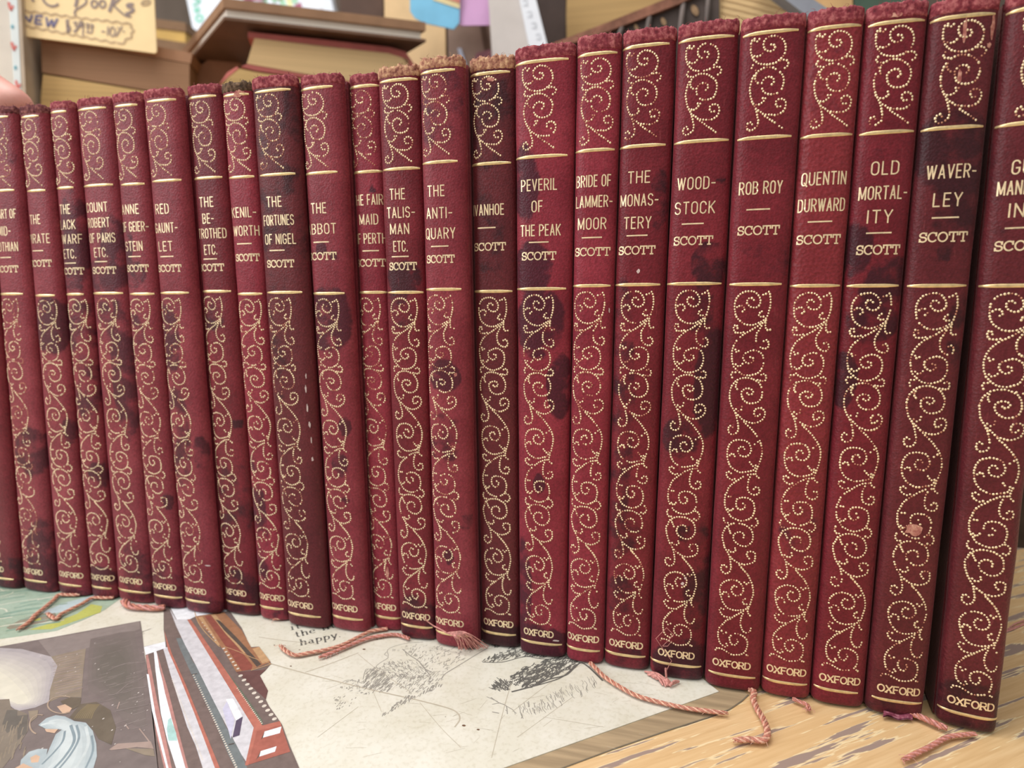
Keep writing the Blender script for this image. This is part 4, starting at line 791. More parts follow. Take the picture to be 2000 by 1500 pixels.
# scratches and specks
for pts, w in (([(528,1296),(600,1316),(720,1346),(810,1366),(872,1382),(893,1392),(898,1405),(888,1420)], .38), ([(505,1244),(545,1250),(620,1258)], .25), ([(596,1313),(640,1298),(700,1275)], .3),
               ([(700,1278),(740,1310),(800,1350)], .14), ([(820,1372),(860,1420),(900,1460)], .12), ([(1000,1390),(1080,1330),(1150,1290)], .13), ([(960,1480),(985,1380),(1000,1330)], .16), ([(720,1330),(745,1390)], .12), ([(620,1440),(700,1380)], .12), ([(1060,1400),(1180,1420)], .1), ([(1010,1440),(1120,1360)], .1)):
    line(pg, pts, w, ZI+.005, 3)
for _ in range(60):
    x = rnd.uniform(620, 1250); y = rnd.uniform(1290, 1480); L = rnd.uniform(8, 45); a = rnd.uniform(-.6, 1.2)
    line(pg, [(x, y), (x+L*math.cos(a), y-L*math.sin(a)*.5)], .07, ZI, 3)
for (x, y, r) in ((906,1417,.5),(934,1425,.4),(568,1301,.35),(536,1260,.3),(460,1302,.25),(585,1269,.3),(711,1268,.5),(1050,1330,.2),(870,1400,.15)):
    c = G(x, y, ZI+.004); pg.add([(c[0]+r*math.cos(i), c[1]+r*.7*math.sin(i), c[2]) for i in np.linspace(0, 6.28, 9)[:-1]], [tuple(range(8))], 4, False)
# a few printed words, serif lower case drawn as strokes (unit x-height 1)
LOWER = {
 'i': (.45, [[(.22, 0), (.22, 1), (.06, 1)], [(.02, 0), (.42, 0)], [(.2, 1.45), (.26, 1.5)]]),
 't': (.6, [[(.25, 1.5), (.25, .2), (.38, 0), (.58, .1)], [(.02, 1), (.55, 1)]]),
 'h': (.95, [[(.2, 0), (.2, 1.6), (.04, 1.6)], [(.2, .7), (.4, 1), (.62, 1), (.74, .8), (.74, 0)], [(.04, 0), (.38, 0)], [(.58, 0), (.92, 0)]]),
 'e': (.75, [[(.08, .55), (.68, .55), (.62, .85), (.4, 1), (.16, .85), (.06, .5), (.16, .15), (.42, 0), (.68, .15)]]),
 'l': (.45, [[(.22, 0), (.22, 1.6), (.06, 1.6)], [(.04, 0), (.4, 0)]]),
 'a': (.8, [[(.12, .85), (.35, 1), (.56, .85), (.56, .15), (.74, 0)], [(.56, .6), (.2, .5), (.08, .25), (.25, 0), (.56, .2)]]),
 'p': (.9, [[(.2, -.55), (.2, 1), (.04, 1)], [(.2, .8), (.45, 1), (.75, .85), (.8, .5), (.72, .15), (.45, 0), (.2, .15)], [(.04, -.55), (.4, -.55)]]),
 'y': (.85, [[(.1, 1), (.42, 0)], [(.78, 1), (.3, -.5), (.1, -.55)], [(0, 1), (.28, 1)], [(.62, 1), (.9, 1)]]),
 'm': (1.3, [[(.18, 0), (.18, 1), (.04, 1)], [(.18, .7), (.4, 1), (.62, .8), (.62, 0)], [(.62, .7), (.84, 1), (1.08, .8), (1.08, 0)]]),
 'T': (1.0, [[(.05, 1.2), (.05, 1.5), (.95, 1.5), (.95, 1.2)], [(.5, 1.5), (.5, 0)], [(.3, 0), (.7, 0)]]),
 '.': (.3, [[(.1, 0), (.18, .1)]]), ' ': (.6, []),
}
def words(text, a, b, xh, width, mi):
    A = np.array(G(*a, ZI)[:2]); B = np.array(G(*b, ZI)[:2]); d = (B-A); L = np.linalg.norm(d); d /= L; nn = np.array([-d[1], d[0]])
    tot = sum(LOWER[c][0]+.14 for c in text); kx = L/tot; x = 0
    for c in text:
        w, st = LOWER[c]
        for s in st:
            pts = [A+d*(x+px)*kx+nn*py*xh for px, py in s]
            for i in range(len(pts)-1):
                hv = abs((pts[i+1]-pts[i])@d)/(np.linalg.norm(pts[i+1]-pts[i])+1e-9)
                Lq, Rq = ribbon2d([pts[i], pts[i+1]], width*(.45 if hv > .8 else 1))
                pg.grid([[(p[0], p[1], ZI) for p in Rq], [(p[0], p[1], ZI) for p in Lq]], mi, False)
        x += w+.14
words('it', (568,1231), (590,1226), 2.2, .5, 2)
words('the litt', (578,1245), (668,1222), 2.2, .5, 2)
words('happy.', (586,1261), (668,1243), 2.2, .5, 2)
words('Time', (733,1251), (768,1241), 1.5, .32, 1)
tag(pg.build('map_page', [M['page'], M['page_ink'], M['page_ink_dark'], M['scratch'], M['speck']]), 'cream printed page with ink drawn trees pasted on the table', 'page')

# ---- bookshelf print : zoom coordinates 280+u/4.6875, 1180+v/4.6875
ZB = lambda u, v: (280+u/4.6875, 1180+v/4.6875)
cols = {'base': (118, 104, 100), 'shelf': (206, 206, 212), 'white': (232, 236, 242), 'orange': (180, 114, 100), 'panel': (166, 102, 90), 'brown': (160, 116, 88), 'redbrown': (142, 82, 72),
        'tan': (190, 154, 116), 'dark': (90, 80, 74), 'maroon': (108, 78, 76), 'slate': (116, 124, 126), 'green': (104, 112, 98), 'dot': (216, 208, 196), 'pink': (184, 136, 130),
        'teal': (170, 208, 206), 'lav': (198, 198, 220), 'plum': (92, 82, 104)}
keys = list(cols); mats = []
for kx in keys: mats.append(ink('shelf_print_'+kx, cols[kx], 0.4, 0.10, 500))
bp = MB(); zb = -.10; Z = lambda i: zb+.006*i
outl = [(185,20),(240,-40),(760,-40),(790,60),(900,215),(940,300),(975,390),(1060,385),(1170,540),(1120,600),(1065,650),(1140,790),(1120,870),(1150,930),(1215,1020),(1270,1100),(1340,1290),(1430,1500),(1540,1760),(210,1760),(131,1500),(20,470),(5,385),(200,340),(185,230)]
P = [G(*ZB(*q), 0)[:2] for q in outl]; sheet(bp, P, -.20, zb, 0)
def bpoly(kx, pts, lvl=1): flat(bp, pts, Z(lvl), keys.index(kx), ZB)
bpoly('slate', [(300,310),(360,310),(450,520),(540,640),(620,800),(690,960),(740,1090),(900,1380),(1010,1640),(940,1700),(780,1380),(650,1070),(520,800),(440,640),(340,420)])
bpoly('shelf', [(240,40),(300,140),(410,140),(1010,1110),(1015,1150),(940,1440),(900,1380),(820,1230),(650,900),(480,560),(380,370),(300,200)], 2)
bpoly('white', [(235,10),(740,0),(765,65),(480,110),(420,140),(305,140)], 3)
bpoly('white', [(5,390),(200,342),(205,400),(20,465)], 3)
bpoly('brown', [(470,110),(740,75),(900,240),(940,310),(990,400),(1060,390),(1165,530),(990,600),(850,620),(740,430),(640,300),(530,200)], 2)
bpoly('redbrown', [(560,110),(620,100),(760,270),(1000,560),(990,600),(900,610),(790,440),(680,280)], 3)
bpoly('tan', [(620,100),(660,95),(820,290),(950,440),(920,450),(760,280)], 3)
bpoly('dark', [(660,140),(700,150),(860,310),(1080,550),(1040,575),(880,380),(740,240)], 4)
bpoly('tan', [(1000,410),(1060,390),(1160,520),(1090,545)], 4)
bpoly('tan', [(500,120),(540,115),(700,370),(680,380),(590,230)], 3)
bpoly('maroon', [(850,620),(1120,600),(1065,650),(1140,790),(1120,870),(1000,760)], 3)
bpoly('green', [(740,580),(830,700),(950,860),(1090,1060),(1095,1105),(1050,1090),(920,870),(800,700)], 3)
bpoly('orange', [(400,140),(432,138),(640,440),(860,760),(1090,1110),(1250,1070),(1262,1105),(1080,1150),(1040,1165),(960,1475),(930,1475),(1010,1130)], 4)
bpoly('panel', [(1040,1160),(1262,1105),(1345,1350),(960,1470)], 5)
bpoly('white', [(1110,1165),(1265,1120),(1250,1180),(1095,1222)], 6); bpoly('white', [(1075,1345),(1220,1300),(1205,1350),(1060,1396)], 6)
bpoly('dark', [(1075,1240),(1110,1165),(1095,1222)], 6); bpoly('dark', [(1030,1425),(1075,1345),(1060,1396)], 6)
bpoly('shelf', [(180,400),(230,390),(260,470),(330,640),(430,900),(520,1140),(690,1500),(790,1740),(620,1740),(480,1300),(400,1120),(330,900),(250,650)], 2)
bpoly('orange', [(190,240),(220,330),(260,450),(390,740),(500,1010),(700,1500),(800,1740),(755,1740),(655,1500),(480,1030),(330,660),(225,420)], 4)
bpoly('white', [(95,430),(120,425),(150,600),(200,800),(260,1050),(340,1300),(400,1500),(460,1740),(390,1740),(300,1500),(220,1250),(160,1000),(110,600)], 2)
bpoly('pink', [(120,430),(135,480),(230,800),(300,1080),(410,1500),(470,1740),(440,1740),(385,1500),(280,1120),(200,820)], 3)
bpoly('pink', [(22,470),(42,460),(80,640),(130,900),(200,1200),(260,1500),(310,1740),(250,1740),(190,1500),(120,1200),(60,800)], 2)
bpoly('white', [(30,640),(50,640),(110,1000),(170,1250),(230,1500),(210,1500),(150,1270),(80,980)], 3)
bpoly('teal', [(225,1060),(250,1040),(300,1180),(310,1250),(230,1250),(215,1150)], 5)
bpoly('lav', [(725,960),(765,890),(835,1060),(800,1235)], 6); bpoly('white', [(755,870),(820,862),(908,1025),(850,1068)], 7); bpoly('plum', [(850,1065),(910,1030),(880,1200),(815,1222)], 7)
def dots(p0, p1, n, r, lvl=8, kx='dot'):
    for i in range(n):
        t = i/(n-1); c = G(*ZB(p0[0]+(p1[0]-p0[0])*t, p0[1]+(p1[1]-p0[1])*t), Z(lvl))
        bp.add([(c[0]+r*math.cos(a), c[1]+r*math.sin(a), c[2]) for a in np.linspace(0, 6.28, 9)[:-1]], [tuple(range(8))], keys.index(kx), False)
dots((735,405), (865,590), 7, .42); dots((890,655), (1200,1050), 11, .6); dots((540,170), (660,330), 7, .25)
dots((860,770), (1085,1090), 22, .2); dots((460,650), (850,1490), 44, .26); dots((265,690), (540,1420), 46, .2)
for pts, w in (([(470,70),(500,160),(570,260),(700,390)], .25), ([(735,385),(860,430),(1000,490),(1165,545)], .2), ([(985,605),(1100,570),(1170,545)], .35)):
    line(bp, pts, w, Z(9), keys.index('tan'), ZB)
line(bp, [(440,645),(490,635)], .3, Z(9), keys.index('dark'), ZB); line(bp, [(780,1285),(830,1275)], .3, Z(9), keys.index('dark'), ZB)
tag(bp.build('bookshelf_print', mats), 'cut out picture of long grey and orange bookshelves pasted beside the dark painting', 'print')

# ---- dark painting print (a plain cave scene) : zoom coordinates u/4.4125, 1160+v/4.4125
ZN = lambda u, v: (u/4.4125, 1160+v/4.4125)
cols2 = {'base': (122, 113, 111), 'sky': (172, 167, 170), 'glow': (212, 209, 194), 'rock': (142, 131, 116), 'folk': (130, 121, 110), 'folk2': (108, 104, 98), 'veil': (168, 181, 186), 'veil_light': (196, 206, 208),
         'veil_dark': (132, 148, 156), 'skin': (204, 174, 150), 'olive': (108, 100, 88), 'olive2': (130, 118, 92), 'ring': (168, 150, 134), 'log': (164, 146, 138), 'haze': (140, 131, 128), 'fleck': (206, 200, 196)}  # tones lifted so the colours carry the veiling glare on the print
k2 = list(cols2); mats2 = [ink('painting_'+kx, cols2[kx], 0.38, 0.09, 260) for kx in k2]
np_ = MB(); z0 = -.20; zt = -.10; Zn = lambda i: zt+.006*i
outl = [(-200,490),(0,450),(480,365),(1210,230),(1225,330),(1245,520),(1280,700),(1310,950),(1340,1250),(1365,1500),(1400,1800),(-300,1800)]
sheet(np_, [G(*ZN(*q), 0)[:2] for q in outl], z0, zt, 0)
def npoly(kx, pts, lvl=1): flat(np_, pts, Zn(lvl), k2.index(kx), ZN)
def nline(kx, pts, w, lvl): line(np_, pts, w, Zn(lvl), k2.index(kx), ZN)
npoly('haze', [(330,400),(740,330),(1200,240),(1210,300),(900,420),(740,470),(440,540)])
npoly('sky', [(-200,480),(0,465),(190,475),(440,540),(495,620),(470,700),(430,850),(420,930),(300,980),(150,1010),(80,960),(0,930),(-200,930)], 2)
def resample(poly, n=36):
    P = [np.array(q, float) for q in poly]; P.append(P[0]); s = np.concatenate([[0], np.cumsum([np.linalg.norm(P[i+1]-P[i]) for i in range(len(P)-1)])]); A = np.array(P)
    return [np.array([np.interp(s[-1]*k/n, s, A[:, 0]), np.interp(s[-1]*k/n, s, A[:, 1])]) for k in range(n)]
def blend(outer, ca, inner, cb, n, lvl):
    """graded printed tone: nested areas from colour ca to cb"""
    A, B_ = resample(outer), resample(inner)
    for i in range(1, n+1):
        t = i/n; nm_ = ca+'_'+cb+str(i)
        if nm_ not in k2:
            k2.append(nm_); mats2.append(ink('painting_'+nm_, tuple(a*(1-t)+b*t for a, b in zip(cols2[ca], cols2[cb])), 0.38, 0.05, 260))
        npoly(nm_, [tuple(p*(1-t)+q*t) for p, q in zip(A, B_)], lvl)
blend([(-200,480),(0,465),(190,475),(440,540),(495,620),(470,700),(430,850),(420,930),(300,980),(150,1010),(80,960),(0,930),(-200,930)], 'sky', [(-200,640),(-50,650),(40,690),(110,750),(190,830),(230,880),(250,910),(220,940),(150,950),(90,920),(20,890),(-100,880),(-200,870)], 'glow', 7, 3)
blend([(740,350),(1190,250),(1240,520),(1300,950),(1330,1270),(1100,1200),(980,1000),(720,880),(720,640)], 'base', [(900,500),(1000,480),(1080,560),(1100,700),(1060,800),(980,820),(900,760),(860,660),(860,560)], 'folk2', 4, 1)
npoly('rock', [(440,540),(740,470),(720,640),(700,890),(520,890),(430,930),(430,830),(470,700),(495,620)], 2)
for i in range(34):
    v = 550+i*10; nline('haze' if i % 2 else 'log', [(450+rnd.uniform(0, 60), v+rnd.uniform(-6, 6)), (570, v-22+rnd.uniform(-8, 8)), (700+rnd.uniform(-20, 20), v-50+rnd.uniform(-10, 10))], .22, 3)
for i in range(60):
    u = rnd.uniform(760, 1180); v = rnd.uniform(330, 1200); L = rnd.uniform(40, 160)
    nline('haze', [(u, v), (u+L*.5, v-L*.12), (u+L, v-L*.3)], .18, 2)
npoly('folk', [(-200,900),(0,910),(80,905),(95,985),(150,1000),(230,1030),(245,1100),(240,1180),(170,1290),(100,1400),(-200,1800)], 4)
npoly('folk2', [(60,1000),(150,1000),(150,1150),(60,1200),(20,1120)], 5); npoly('folk2', [(150,1050),(240,1040),(230,1200),(150,1260)], 5)
npoly('rock', [(245,1010),(330,1000),(320,1060),(260,1110)], 5)
for i in range(26):
    u = rnd.uniform(0, 230); v = rnd.uniform(1040, 1380); nline('rock', [(u, v), (u-12, v+30), (u-20, v+rnd.uniform(50, 90))], .22, 6)
npoly('olive', [(600,1060),(690,950),(830,930),(950,1000),(1000,1150),(960,1300),(850,1250),(800,1170),(740,1100),(640,1090)], 4)
npoly('olive', [(520,925),(600,890),(700,895),(690,960),(620,1000),(540,950)], 5); npoly('skin', [(490,970),(560,950),(620,985),(600,1015),(540,1030)], 6)
for i in range(9): nline('olive2', [(640+i*18, 1075), (690+i*15, 1010), (760+i*12, 950)], .28, 6)
npoly('veil', [(330,1130),(400,1070),(480,1045),(560,1055),(640,1095),(740,1110),(800,1180),(830,1290),(835,1400),(800,1520),(770,1800),(200,1800),(290,1500),(400,1390),(440,1300),(480,1210),(540,1165),(400,1165)], 7)
blend([(330,1130),(400,1070),(480,1045),(560,1055),(640,1095),(740,1110),(800,1180),(830,1290),(835,1400),(800,1520),(770,1800),(200,1800),(290,1500),(400,1390),(440,1300),(480,1210),(540,1165),(400,1165)], 'veil', [(480,1120),(530,1100),(570,1110),(610,1130),(640,1160),(660,1200),(670,1250),(670,1320),(660,1380),(630,1460),(580,1540),(470,1540),(480,1460),(510,1380),(530,1300),(550,1220),(560,1180),(520,1150)], 'veil_light', 4, 7)
npoly('skin', [(385,1163),(500,1165),(470,1200),(400,1188)], 8)
for pts, w, kx in (([(420,1100),(510,1085),(590,1120),(630,1220),(560,1360),(420,1500)], .6, 'veil_light'), ([(660,1130),(680,1240),(610,1380),(480,1540)], .5, 'veil_dark'), ([(740,1140),(760,1290),(690,1440),(560,1600)], .6, 'veil_light'),
                   ([(560,1180),(540,1270),(460,1370),(360,1470)], .45, 'veil_dark'), ([(790,1220),(800,1350),(740,1500)], .45, 'veil_dark'), ([(350,1130),(440,1110),(520,1120)], .8, 'veil_light'), ([(610,1130),(640,1260),(560,1400),(440,1530)], .6, 'veil_dark')):
    nline(kx, pts, w, 8)
npoly('veil', [(180,1430),(250,1360),(330,1335),(410,1335),(400,1390),(290,1500),(170,1500)], 8); npoly('skin', [(260,1410),(310,1385),(345,1400),(330,1450),(270,1455)], 9); npoly('skin', [(130,1500),(200,1460),(290,1500),(260,1620),(120,1620)], 8)
for (cx, cy, rx, ry, a0, a1) in ((540,955,130,75,60,300), (340,1125,85,85,70,250)):
    nline('ring', [(cx+rx*math.cos(math.radians(a)), cy-ry*math.sin(math.radians(a))) for a in np.linspace(a0, a1, 14)], .32, 9)
npoly('log', [(940,1340),(1010,1290),(1300,1270),(1325,1335),(1180,1320),(960,1347)], 4); npoly('rock', [(1080,1330),(1320,1335),(1335,1400),(1250,1390)], 4)
for pts in ([(930,870),(1000,860),(1100,780),(1250,710)], [(1000,865),(1120,820),(1260,800)], [(1090,1130),(1180,1090),(1200,1080)], [(1080,1125),(1110,1165)], [(1200,1160),(1300,1290)], [(1010,990),(1030,930)], [(930,660),(1080,600),(1240,590)], [(1000,1010),(1140,980),(1280,950)]):
    nline('haze' if len(pts) > 2 else 'log', pts, .25, 5)
for _ in range(40):
    u = rnd.uniform(300, 1300); v = rnd.uniform(420, 1450); c = G(*ZN(u, v), Zn(10)); r = rnd.uniform(.08, .22)
    np_.add([(c[0]+r*math.cos(a), c[1]+r*1.4*math.sin(a), c[2]) for a in np.linspace(0, 6.28, 7)[:-1]], [tuple(range(6))], k2.index('fleck'), False)
tag(np_.build('painting_print', mats2), 'dark printed painting with a pale blue veiled figure, pasted at lower left', 'print')

# ---- landscape print under the left end of the row
cols3 = {'water': (168, 190, 174), 'teal': (142, 172, 158), 'blue': (188, 208, 216), 'lime': (190, 196, 108), 'stone': (150, 146, 132), 'light': (214, 218, 204)}
k3 = list(cols3); mats3 = [paper('landscape_'+kx, cols3[kx], .12) for kx in k3]
lp = MB(); zl = -.12
sheet(lp, [G(*q, 0)[:2] for q in ((-160,1100),(60,1110),(200,1130),(238,1166),(205,1190),(165,1209),(110,1231),(50,1240),(0,1247),(-160,1262))], -.20, zl, 0)
for i in range(70):
    x = rnd.uniform(-140, 150); y = rnd.uniform(1146, 1236); L = rnd.uniform(30, 110)
    if x+L > 225-(y-1165)*1.5: continue
    line(lp, [(x, y), (x+L*.5, y-L*.10), (x+L, y-L*.17)], rnd.uniform(.3, 1.0), zl+.006, rnd.choice([1, 1, 5, 3-1 if y < 1195 and x > 60 else 1]))
flat(lp, [(80,1196),(130,1176),(185,1162),(182,1174),(140,1190),(100,1200)], zl+.012, 2)
flat(lp, [(56,1230),(110,1214),(150,1199),(178,1180),(200,1184),(196,1196),(150,1212),(100,1229)], zl+.018, 3)
flat(lp, [(12,1226),(40,1210),(70,1200),(108,1197),(112,1207),(75,1219),(52,1230),(22,1231)], zl+.024, 4)
flat(lp, [(68,1210),(80,1206),(80,1212),(66,1214)], zl+.03, 3)
for pts in ([(0,1166),(20,1160),(26,1156)], [(0,1188),(10,1190),(14,1195)], [(0,1150),(10,1156)]): line(lp, pts, .5, zl+.03, 5)
tag(lp.build('landscape_print', mats3), 'faded green and blue water landscape print under the left end of the row', 'print')

# loose red thread on the wood beyond the last book
m = MB()
for k in range(6):
    a = at_height(1958+rnd.uniform(-6, 4), 1234+rnd.uniform(-3, 3), 0); b_ = at_height(2008+rnd.uniform(-8, 12), 1212+rnd.uniform(-5, 5), 0)
    m.tube(smooth_path([(a[0], a[1], -.4), ((a[0]+b_[0])/2, (a[1]+b_[1])/2+rnd.uniform(-1, 1), -.1), (b_[0], b_[1], -.4)], .7), .14, 5)
tag(m.build('loose_thread', M['ribbon_pink']), 'wisp of red thread lying on the wood right of the last book', 'thread')

# ------------------------------------------------------------------ what stands behind the row
RZ = 200.0     # top of the riser the background things stand on
M['riser'] = plain('riser', (66, 54, 48), 0.5, 0.3, 0.2, 30, stretch=(1, 6, 6)); M['wall'] = plain('wall', (92, 82, 74), 0.9, 0.1, 0.15, 12)
r = MB(); r.box((-800, 128, table_top_z), (300, 432, RZ))
tag(r.build('display_riser', M['riser']), 'dark wooden riser behind the row carrying the piled books', 'riser')
w = MB(); w.box((-1600, 446, -740), (1100, 470, 1400))
wo = w.build('wall_back', M['wall']); wo['kind'] = 'structure'
w = MB(); w.box((-1600, -1500, -760), (1100, 446, -740))
M['floor'] = plain('floor', (120, 100, 84), 0.6, 0.3, 0.2, 8); wo = w.build('floor', M['floor']); wo['kind'] = 'structure'

class Plane:
    """an upright plane facing the camera side; hit() gives the world point seen at a photo point"""
    def __init__(self, o, deg): self.o = np.array(o, float); a = math.radians(deg); self.e = np.array([math.cos(a), math.sin(a), 0]); self.n = np.array([-math.sin(a), math.cos(a), 0])
    def hit(self, x, y, fwd=0.0):
        d = ray(x, y); o = self.o-self.n*fwd; return CAM+d*(((o-CAM)@self.n)/(d@self.n))
def face(pl, pix, fwd=0.0, drop=None):
    P = [pl.hit(x, y, fwd) for x, y in pix]
    if drop is not None:
        for i in drop: P[i] = np.array([P[i][0], P[i][1], RZ+.05])
    return P
def slab(mb, pl, pix, depth, mi=0, fwd=0.0, drop=None, side=None, back=None):
    mb.prism(face(pl, pix, fwd, drop), (pl.n if back is None else np.array(back))*depth, mi, False, side)
def mark(mb, pl, pix, width, mi, fwd, smooth=True):
    q = [pl.hit(x, y, fwd) for x, y in pix]; o = q[0]
    s = [np.array([(p-o)@pl.e, p[2]-o[2]]) for p in q]
    if smooth and len(s) > 2: s = smooth_path(s, 1.0)
    L, R = ribbon2d(s, width)
    mb.grid([[o+pl.e*a+np.array([0, 0, b]) for a, b in R], [o+pl.e*a+np.array([0, 0, b]) for a, b in L]], mi, False)
def B(name, rgb, rough=0.7, var=0.10, scale=60, stretch=(1, 1, 1), spec=0.25):
    if name not in M: M[name] = plain(name, rgb, rough, spec, var, scale, stretch=stretch)
    return M[name]
pages_cream = B('pages_cream', (214, 184, 136), .8, .10, 1, (3, 3, 900))
pages_tan = B('pages_tan', (196, 166, 112), .8, .10, 1, (3, 3, 700))

# stack on the right: big brown book lying askew on a red edged one
C1, C2, C4 = at_height(438, 38, 260), at_height(832, 82, 260), at_height(328, 168, 260)
e1 = (C2-C1)/np.linalg.norm(C2-C1); back = (C4-C1)/np.linalg.norm(C4-C1)
deg1 = math.degrees(math.atan2(e1[1], e1[0])); PS = Plane(C1, deg1)
th_ = thing('hardback_book', 'large brown hardback lying askew on top of the red edged book', 'book', C1)
def par(z0, z1, mat, name, inset=0.0, root=None, origin=None):
    a = C1+(e1+back)*inset; b = C2+(-e1+back)*inset; c = C2+(C4-C1)*1.0+(-e1-back)*inset; d = C4+(e1-back)*inset
    m = MB(); P = [np.array([p[0], p[1], z0])-origin for p in (a, b, c, d)]
    m.prism(P, (0, 0, z1-z0)); return m.build(name, mat, root)
par(260, 261.6, B('cover_brown', (112, 84, 66), .6), 'lower_board', 0, th_, C1); par(261.6, 266.2, B('pages_white', (226, 220, 208), .8, .06, 1, (3, 3, 900)), 'page_block', 2.0, th_, C1)
par(266.2, 271.2, B('cover_edge', (150, 116, 88), .6), 'upper_board', 0, th_, C1)
g = thing('hardback_book', 'fat book with cream pages and worn red edged covers under the big brown one', 'book', PS.hit(640, 130))
O = np.array(PS.hit(640, 130))
def onO(mb): mb.v = [(x-O[0], y-O[1], z-O[2]) for x, y, z in mb.v]; return mb
m = MB(); slab(m, PS, [(497,74),(640,90),(760,104),(798,116),(803,176),(640,152),(482,124)], 112, 0, -6); onO(m).build('page_block', pages_cream, g)
m = MB(); slab(m, PS, [(484,62),(620,76),(762,92),(792,101),(808,124),(811,180),(802,180),(799,132),(786,113),(758,104),(620,90),(484,73)], 118, 0, -6); onO(m).build('upper_cover', B('red_edge', (176, 98, 92), .6), g)
m = MB(); slab(m, PS, [(470,130),(482,125),(640,153),(803,177),(806,184),(640,158),(500,138)], 118, 0, -6); onO(m).build('lower_cover', M['red_edge'], g)
m = MB(); slab(m, PS, [(422,178),(445,152),(468,134),(500,141),(640,162),(790,188),(790,260),(422,260)], 100, 0, -6, drop=(6, 7))
slab(m, PS, [(426,168),(443,142),(462,130),(467,133),(446,150)], 20, 1, -6)
tag(m.build('paperback_book', [pages_tan, B('red_scrap', (206, 120, 112))]), 'battered book with a torn white and red corner at the bottom of the right pile', 'book')

m = MB(); slab(m, PS, [(326,178),(468,70),(484,70),(470,126),(440,150),(418,178),(418,260),(326,260)], 20, 0, -62, drop=(6, 7))
tag(m.build('book', B('cinnamon', (168, 128, 102), .7)), 'reddish tan book in the shade under the left corner of the big brown one', 'book')
# pile at the left with the shop card in front
PL_ = Plane(at_depth(200, 150, 150), 26)
OL = np.array(PL_.hit(200, 120))
a = thing('hardback_book', 'large tan hardback lying flat behind the yellow shop card', 'book', OL)
def onL(mb): mb.v = [(x-OL[0], y-OL[1], z-OL[2]) for x, y, z in mb.v]; return mb
m = MB(); slab(m, PL_, [(78,80),(200,94),(372,124),(376,104),(200,70),(78,54)], 128, 0, 0); onL(m).build('upper_board', B('tan_board', (168, 128, 98), .6), a)
m = MB(); slab(m, PL_, [(80,81),(200,96),(370,125),(370,192),(300,178),(180,158),(82,141)], 124, 0, 0); onL(m).build('page_block', B('brown_pages', (150, 116, 88), .8, .08, 1, (3, 3, 500)), a)
m = MB(); slab(m, PL_, [(84,145),(180,161),(300,181),(372,196),(372,300),(80,300),(80,190)], 124, 0, 0, drop=(4, 5))
tag(m.build('book', pages_tan), 'cream paged book at the bottom of the left pile, right of the fingertip', 'book')
PF = Plane(at_depth(330, 50, 292), 8)
m = MB(); slab(m, PF, [(300,36),(362,44),(364,62),(300,54)], 36, 0); slab(m, PF, [(302,54),(362,62),(362,84),(302,74)], 34, 1, -1); slab(m, PF, [(300,74),(366,84),(366,300),(300,300)], 36, 0, drop=(2, 3))
tag(m.build('book', [B('umber', (124, 96, 70)), B('gold_pages', (196, 160, 88), .6)]), 'dark book with yellowed pages right of the shop card', 'book')

# the shop card
card = thing('price_card', 'pale yellow handwritten shop card reading Books and NEW, upper left', 'sign', PL_.hit(200, 40, 6))
OC = np.array(PL_.hit(200, 40, 6))
def onC(mb): mb.v = [(x-OC[0], y-OC[1], z-OC[2]) for x, y, z in mb.v]; return mb
m = MB(); slab(m, PL_, [(26,-90),(298,-90),(300,-20),(306,101),(302,104),(200,90),(38,69)], 1.2, 0, 6); onC(m).build('card', B('card_yellow', (252, 228, 176), .6, .04), card)
K = lambda u, v: (u/5.263, v/5.263)
m = MB(); fw_ = 6.25
grey, blue, brn = 0, 1, 2
def S(pts, w, mi): mark(m, PL_, [K(*p) for p in pts], w, mi, fw_)
S([(805,-150),(790,0),(772,70)], 1.6, grey); S([(800,-140),(870,-120),(880,-70),(810,-50)], 1.2, grey); S([(810,-40),(880,-20),(880,30),(830,70),(780,100),(765,135),(778,160)], 1.0, grey)
for cx in (968, 1052): S([(cx+30*math.cos(t), 40+38*math.sin(t)) for t in np.linspace(0, 6.28, 13)], 1.1, grey)
S([(1185,-140),(1160,0),(1122,120)], 1.7, grey); S([(1235,-20),(1160,48)], 1.3, grey); S([(1165,52),(1225,110),(1290,160),(1350,170)], 1.0, grey); S([(1375,45),(1320,45),(1305,65),(1350,80),(1375,100),(1330,130),(1290,145)], 1.6, grey)
S([(300,-60),(330,-10),(350,15)], 1.2, grey); S([(430,-60),(450,10),(500,55),(560,62),(600,38)], 1.2, grey); S([(1450,45),(1480,10),(1540,5),(1520,40),(1455,48)], 1.2, brn)
for pts in ([(225,222),(245,145)], [(245,145),(305,225)], [(305,225),(330,150)], [(372,158),(360,245)], [(372,160),(440,168)], [(366,203),(425,208)], [(360,243),(430,248)], [(475,175),(490,275)], [(490,275),(535,200)], [(535,200),(545,282)], [(545,282),(590,190)]):
    S(pts, 1.15, blue)
for pts in ([(680,200),(690,330)], [(680,260),(720,275),(715,320),(685,325)], [(700,195),(700,345)], [(750,235),(790,225),(770,265),(800,285),(755,325)], [(850,225),(770,335)], [(800,270),(830,215),(860,260),(805,275)], [(855,230),(850,370)],
            [(880,250),(910,240),(905,280),(880,270)], [(908,250),(900,320)], [(925,255),(955,250),(950,290),(925,280)], [(950,255),(945,330)], [(885,330),(945,338)], [(1040,322),(1080,326)], [(1110,270),(1105,365)], [(1150,275),(1130,320),(1145,370),(1175,360),(1180,300),(1150,275)],
            [(1255,270),(1190,375)], [(1205,285),(1225,290)], [(1260,320),(1280,325)]):
    S(pts, .75, grey)
wav = []
for i in range(46):
    u = 180+i*25; v = 100+i*3.2 + 9*math.sin(i*1.5); wav.append((u, v if u < 1000 else v-4))
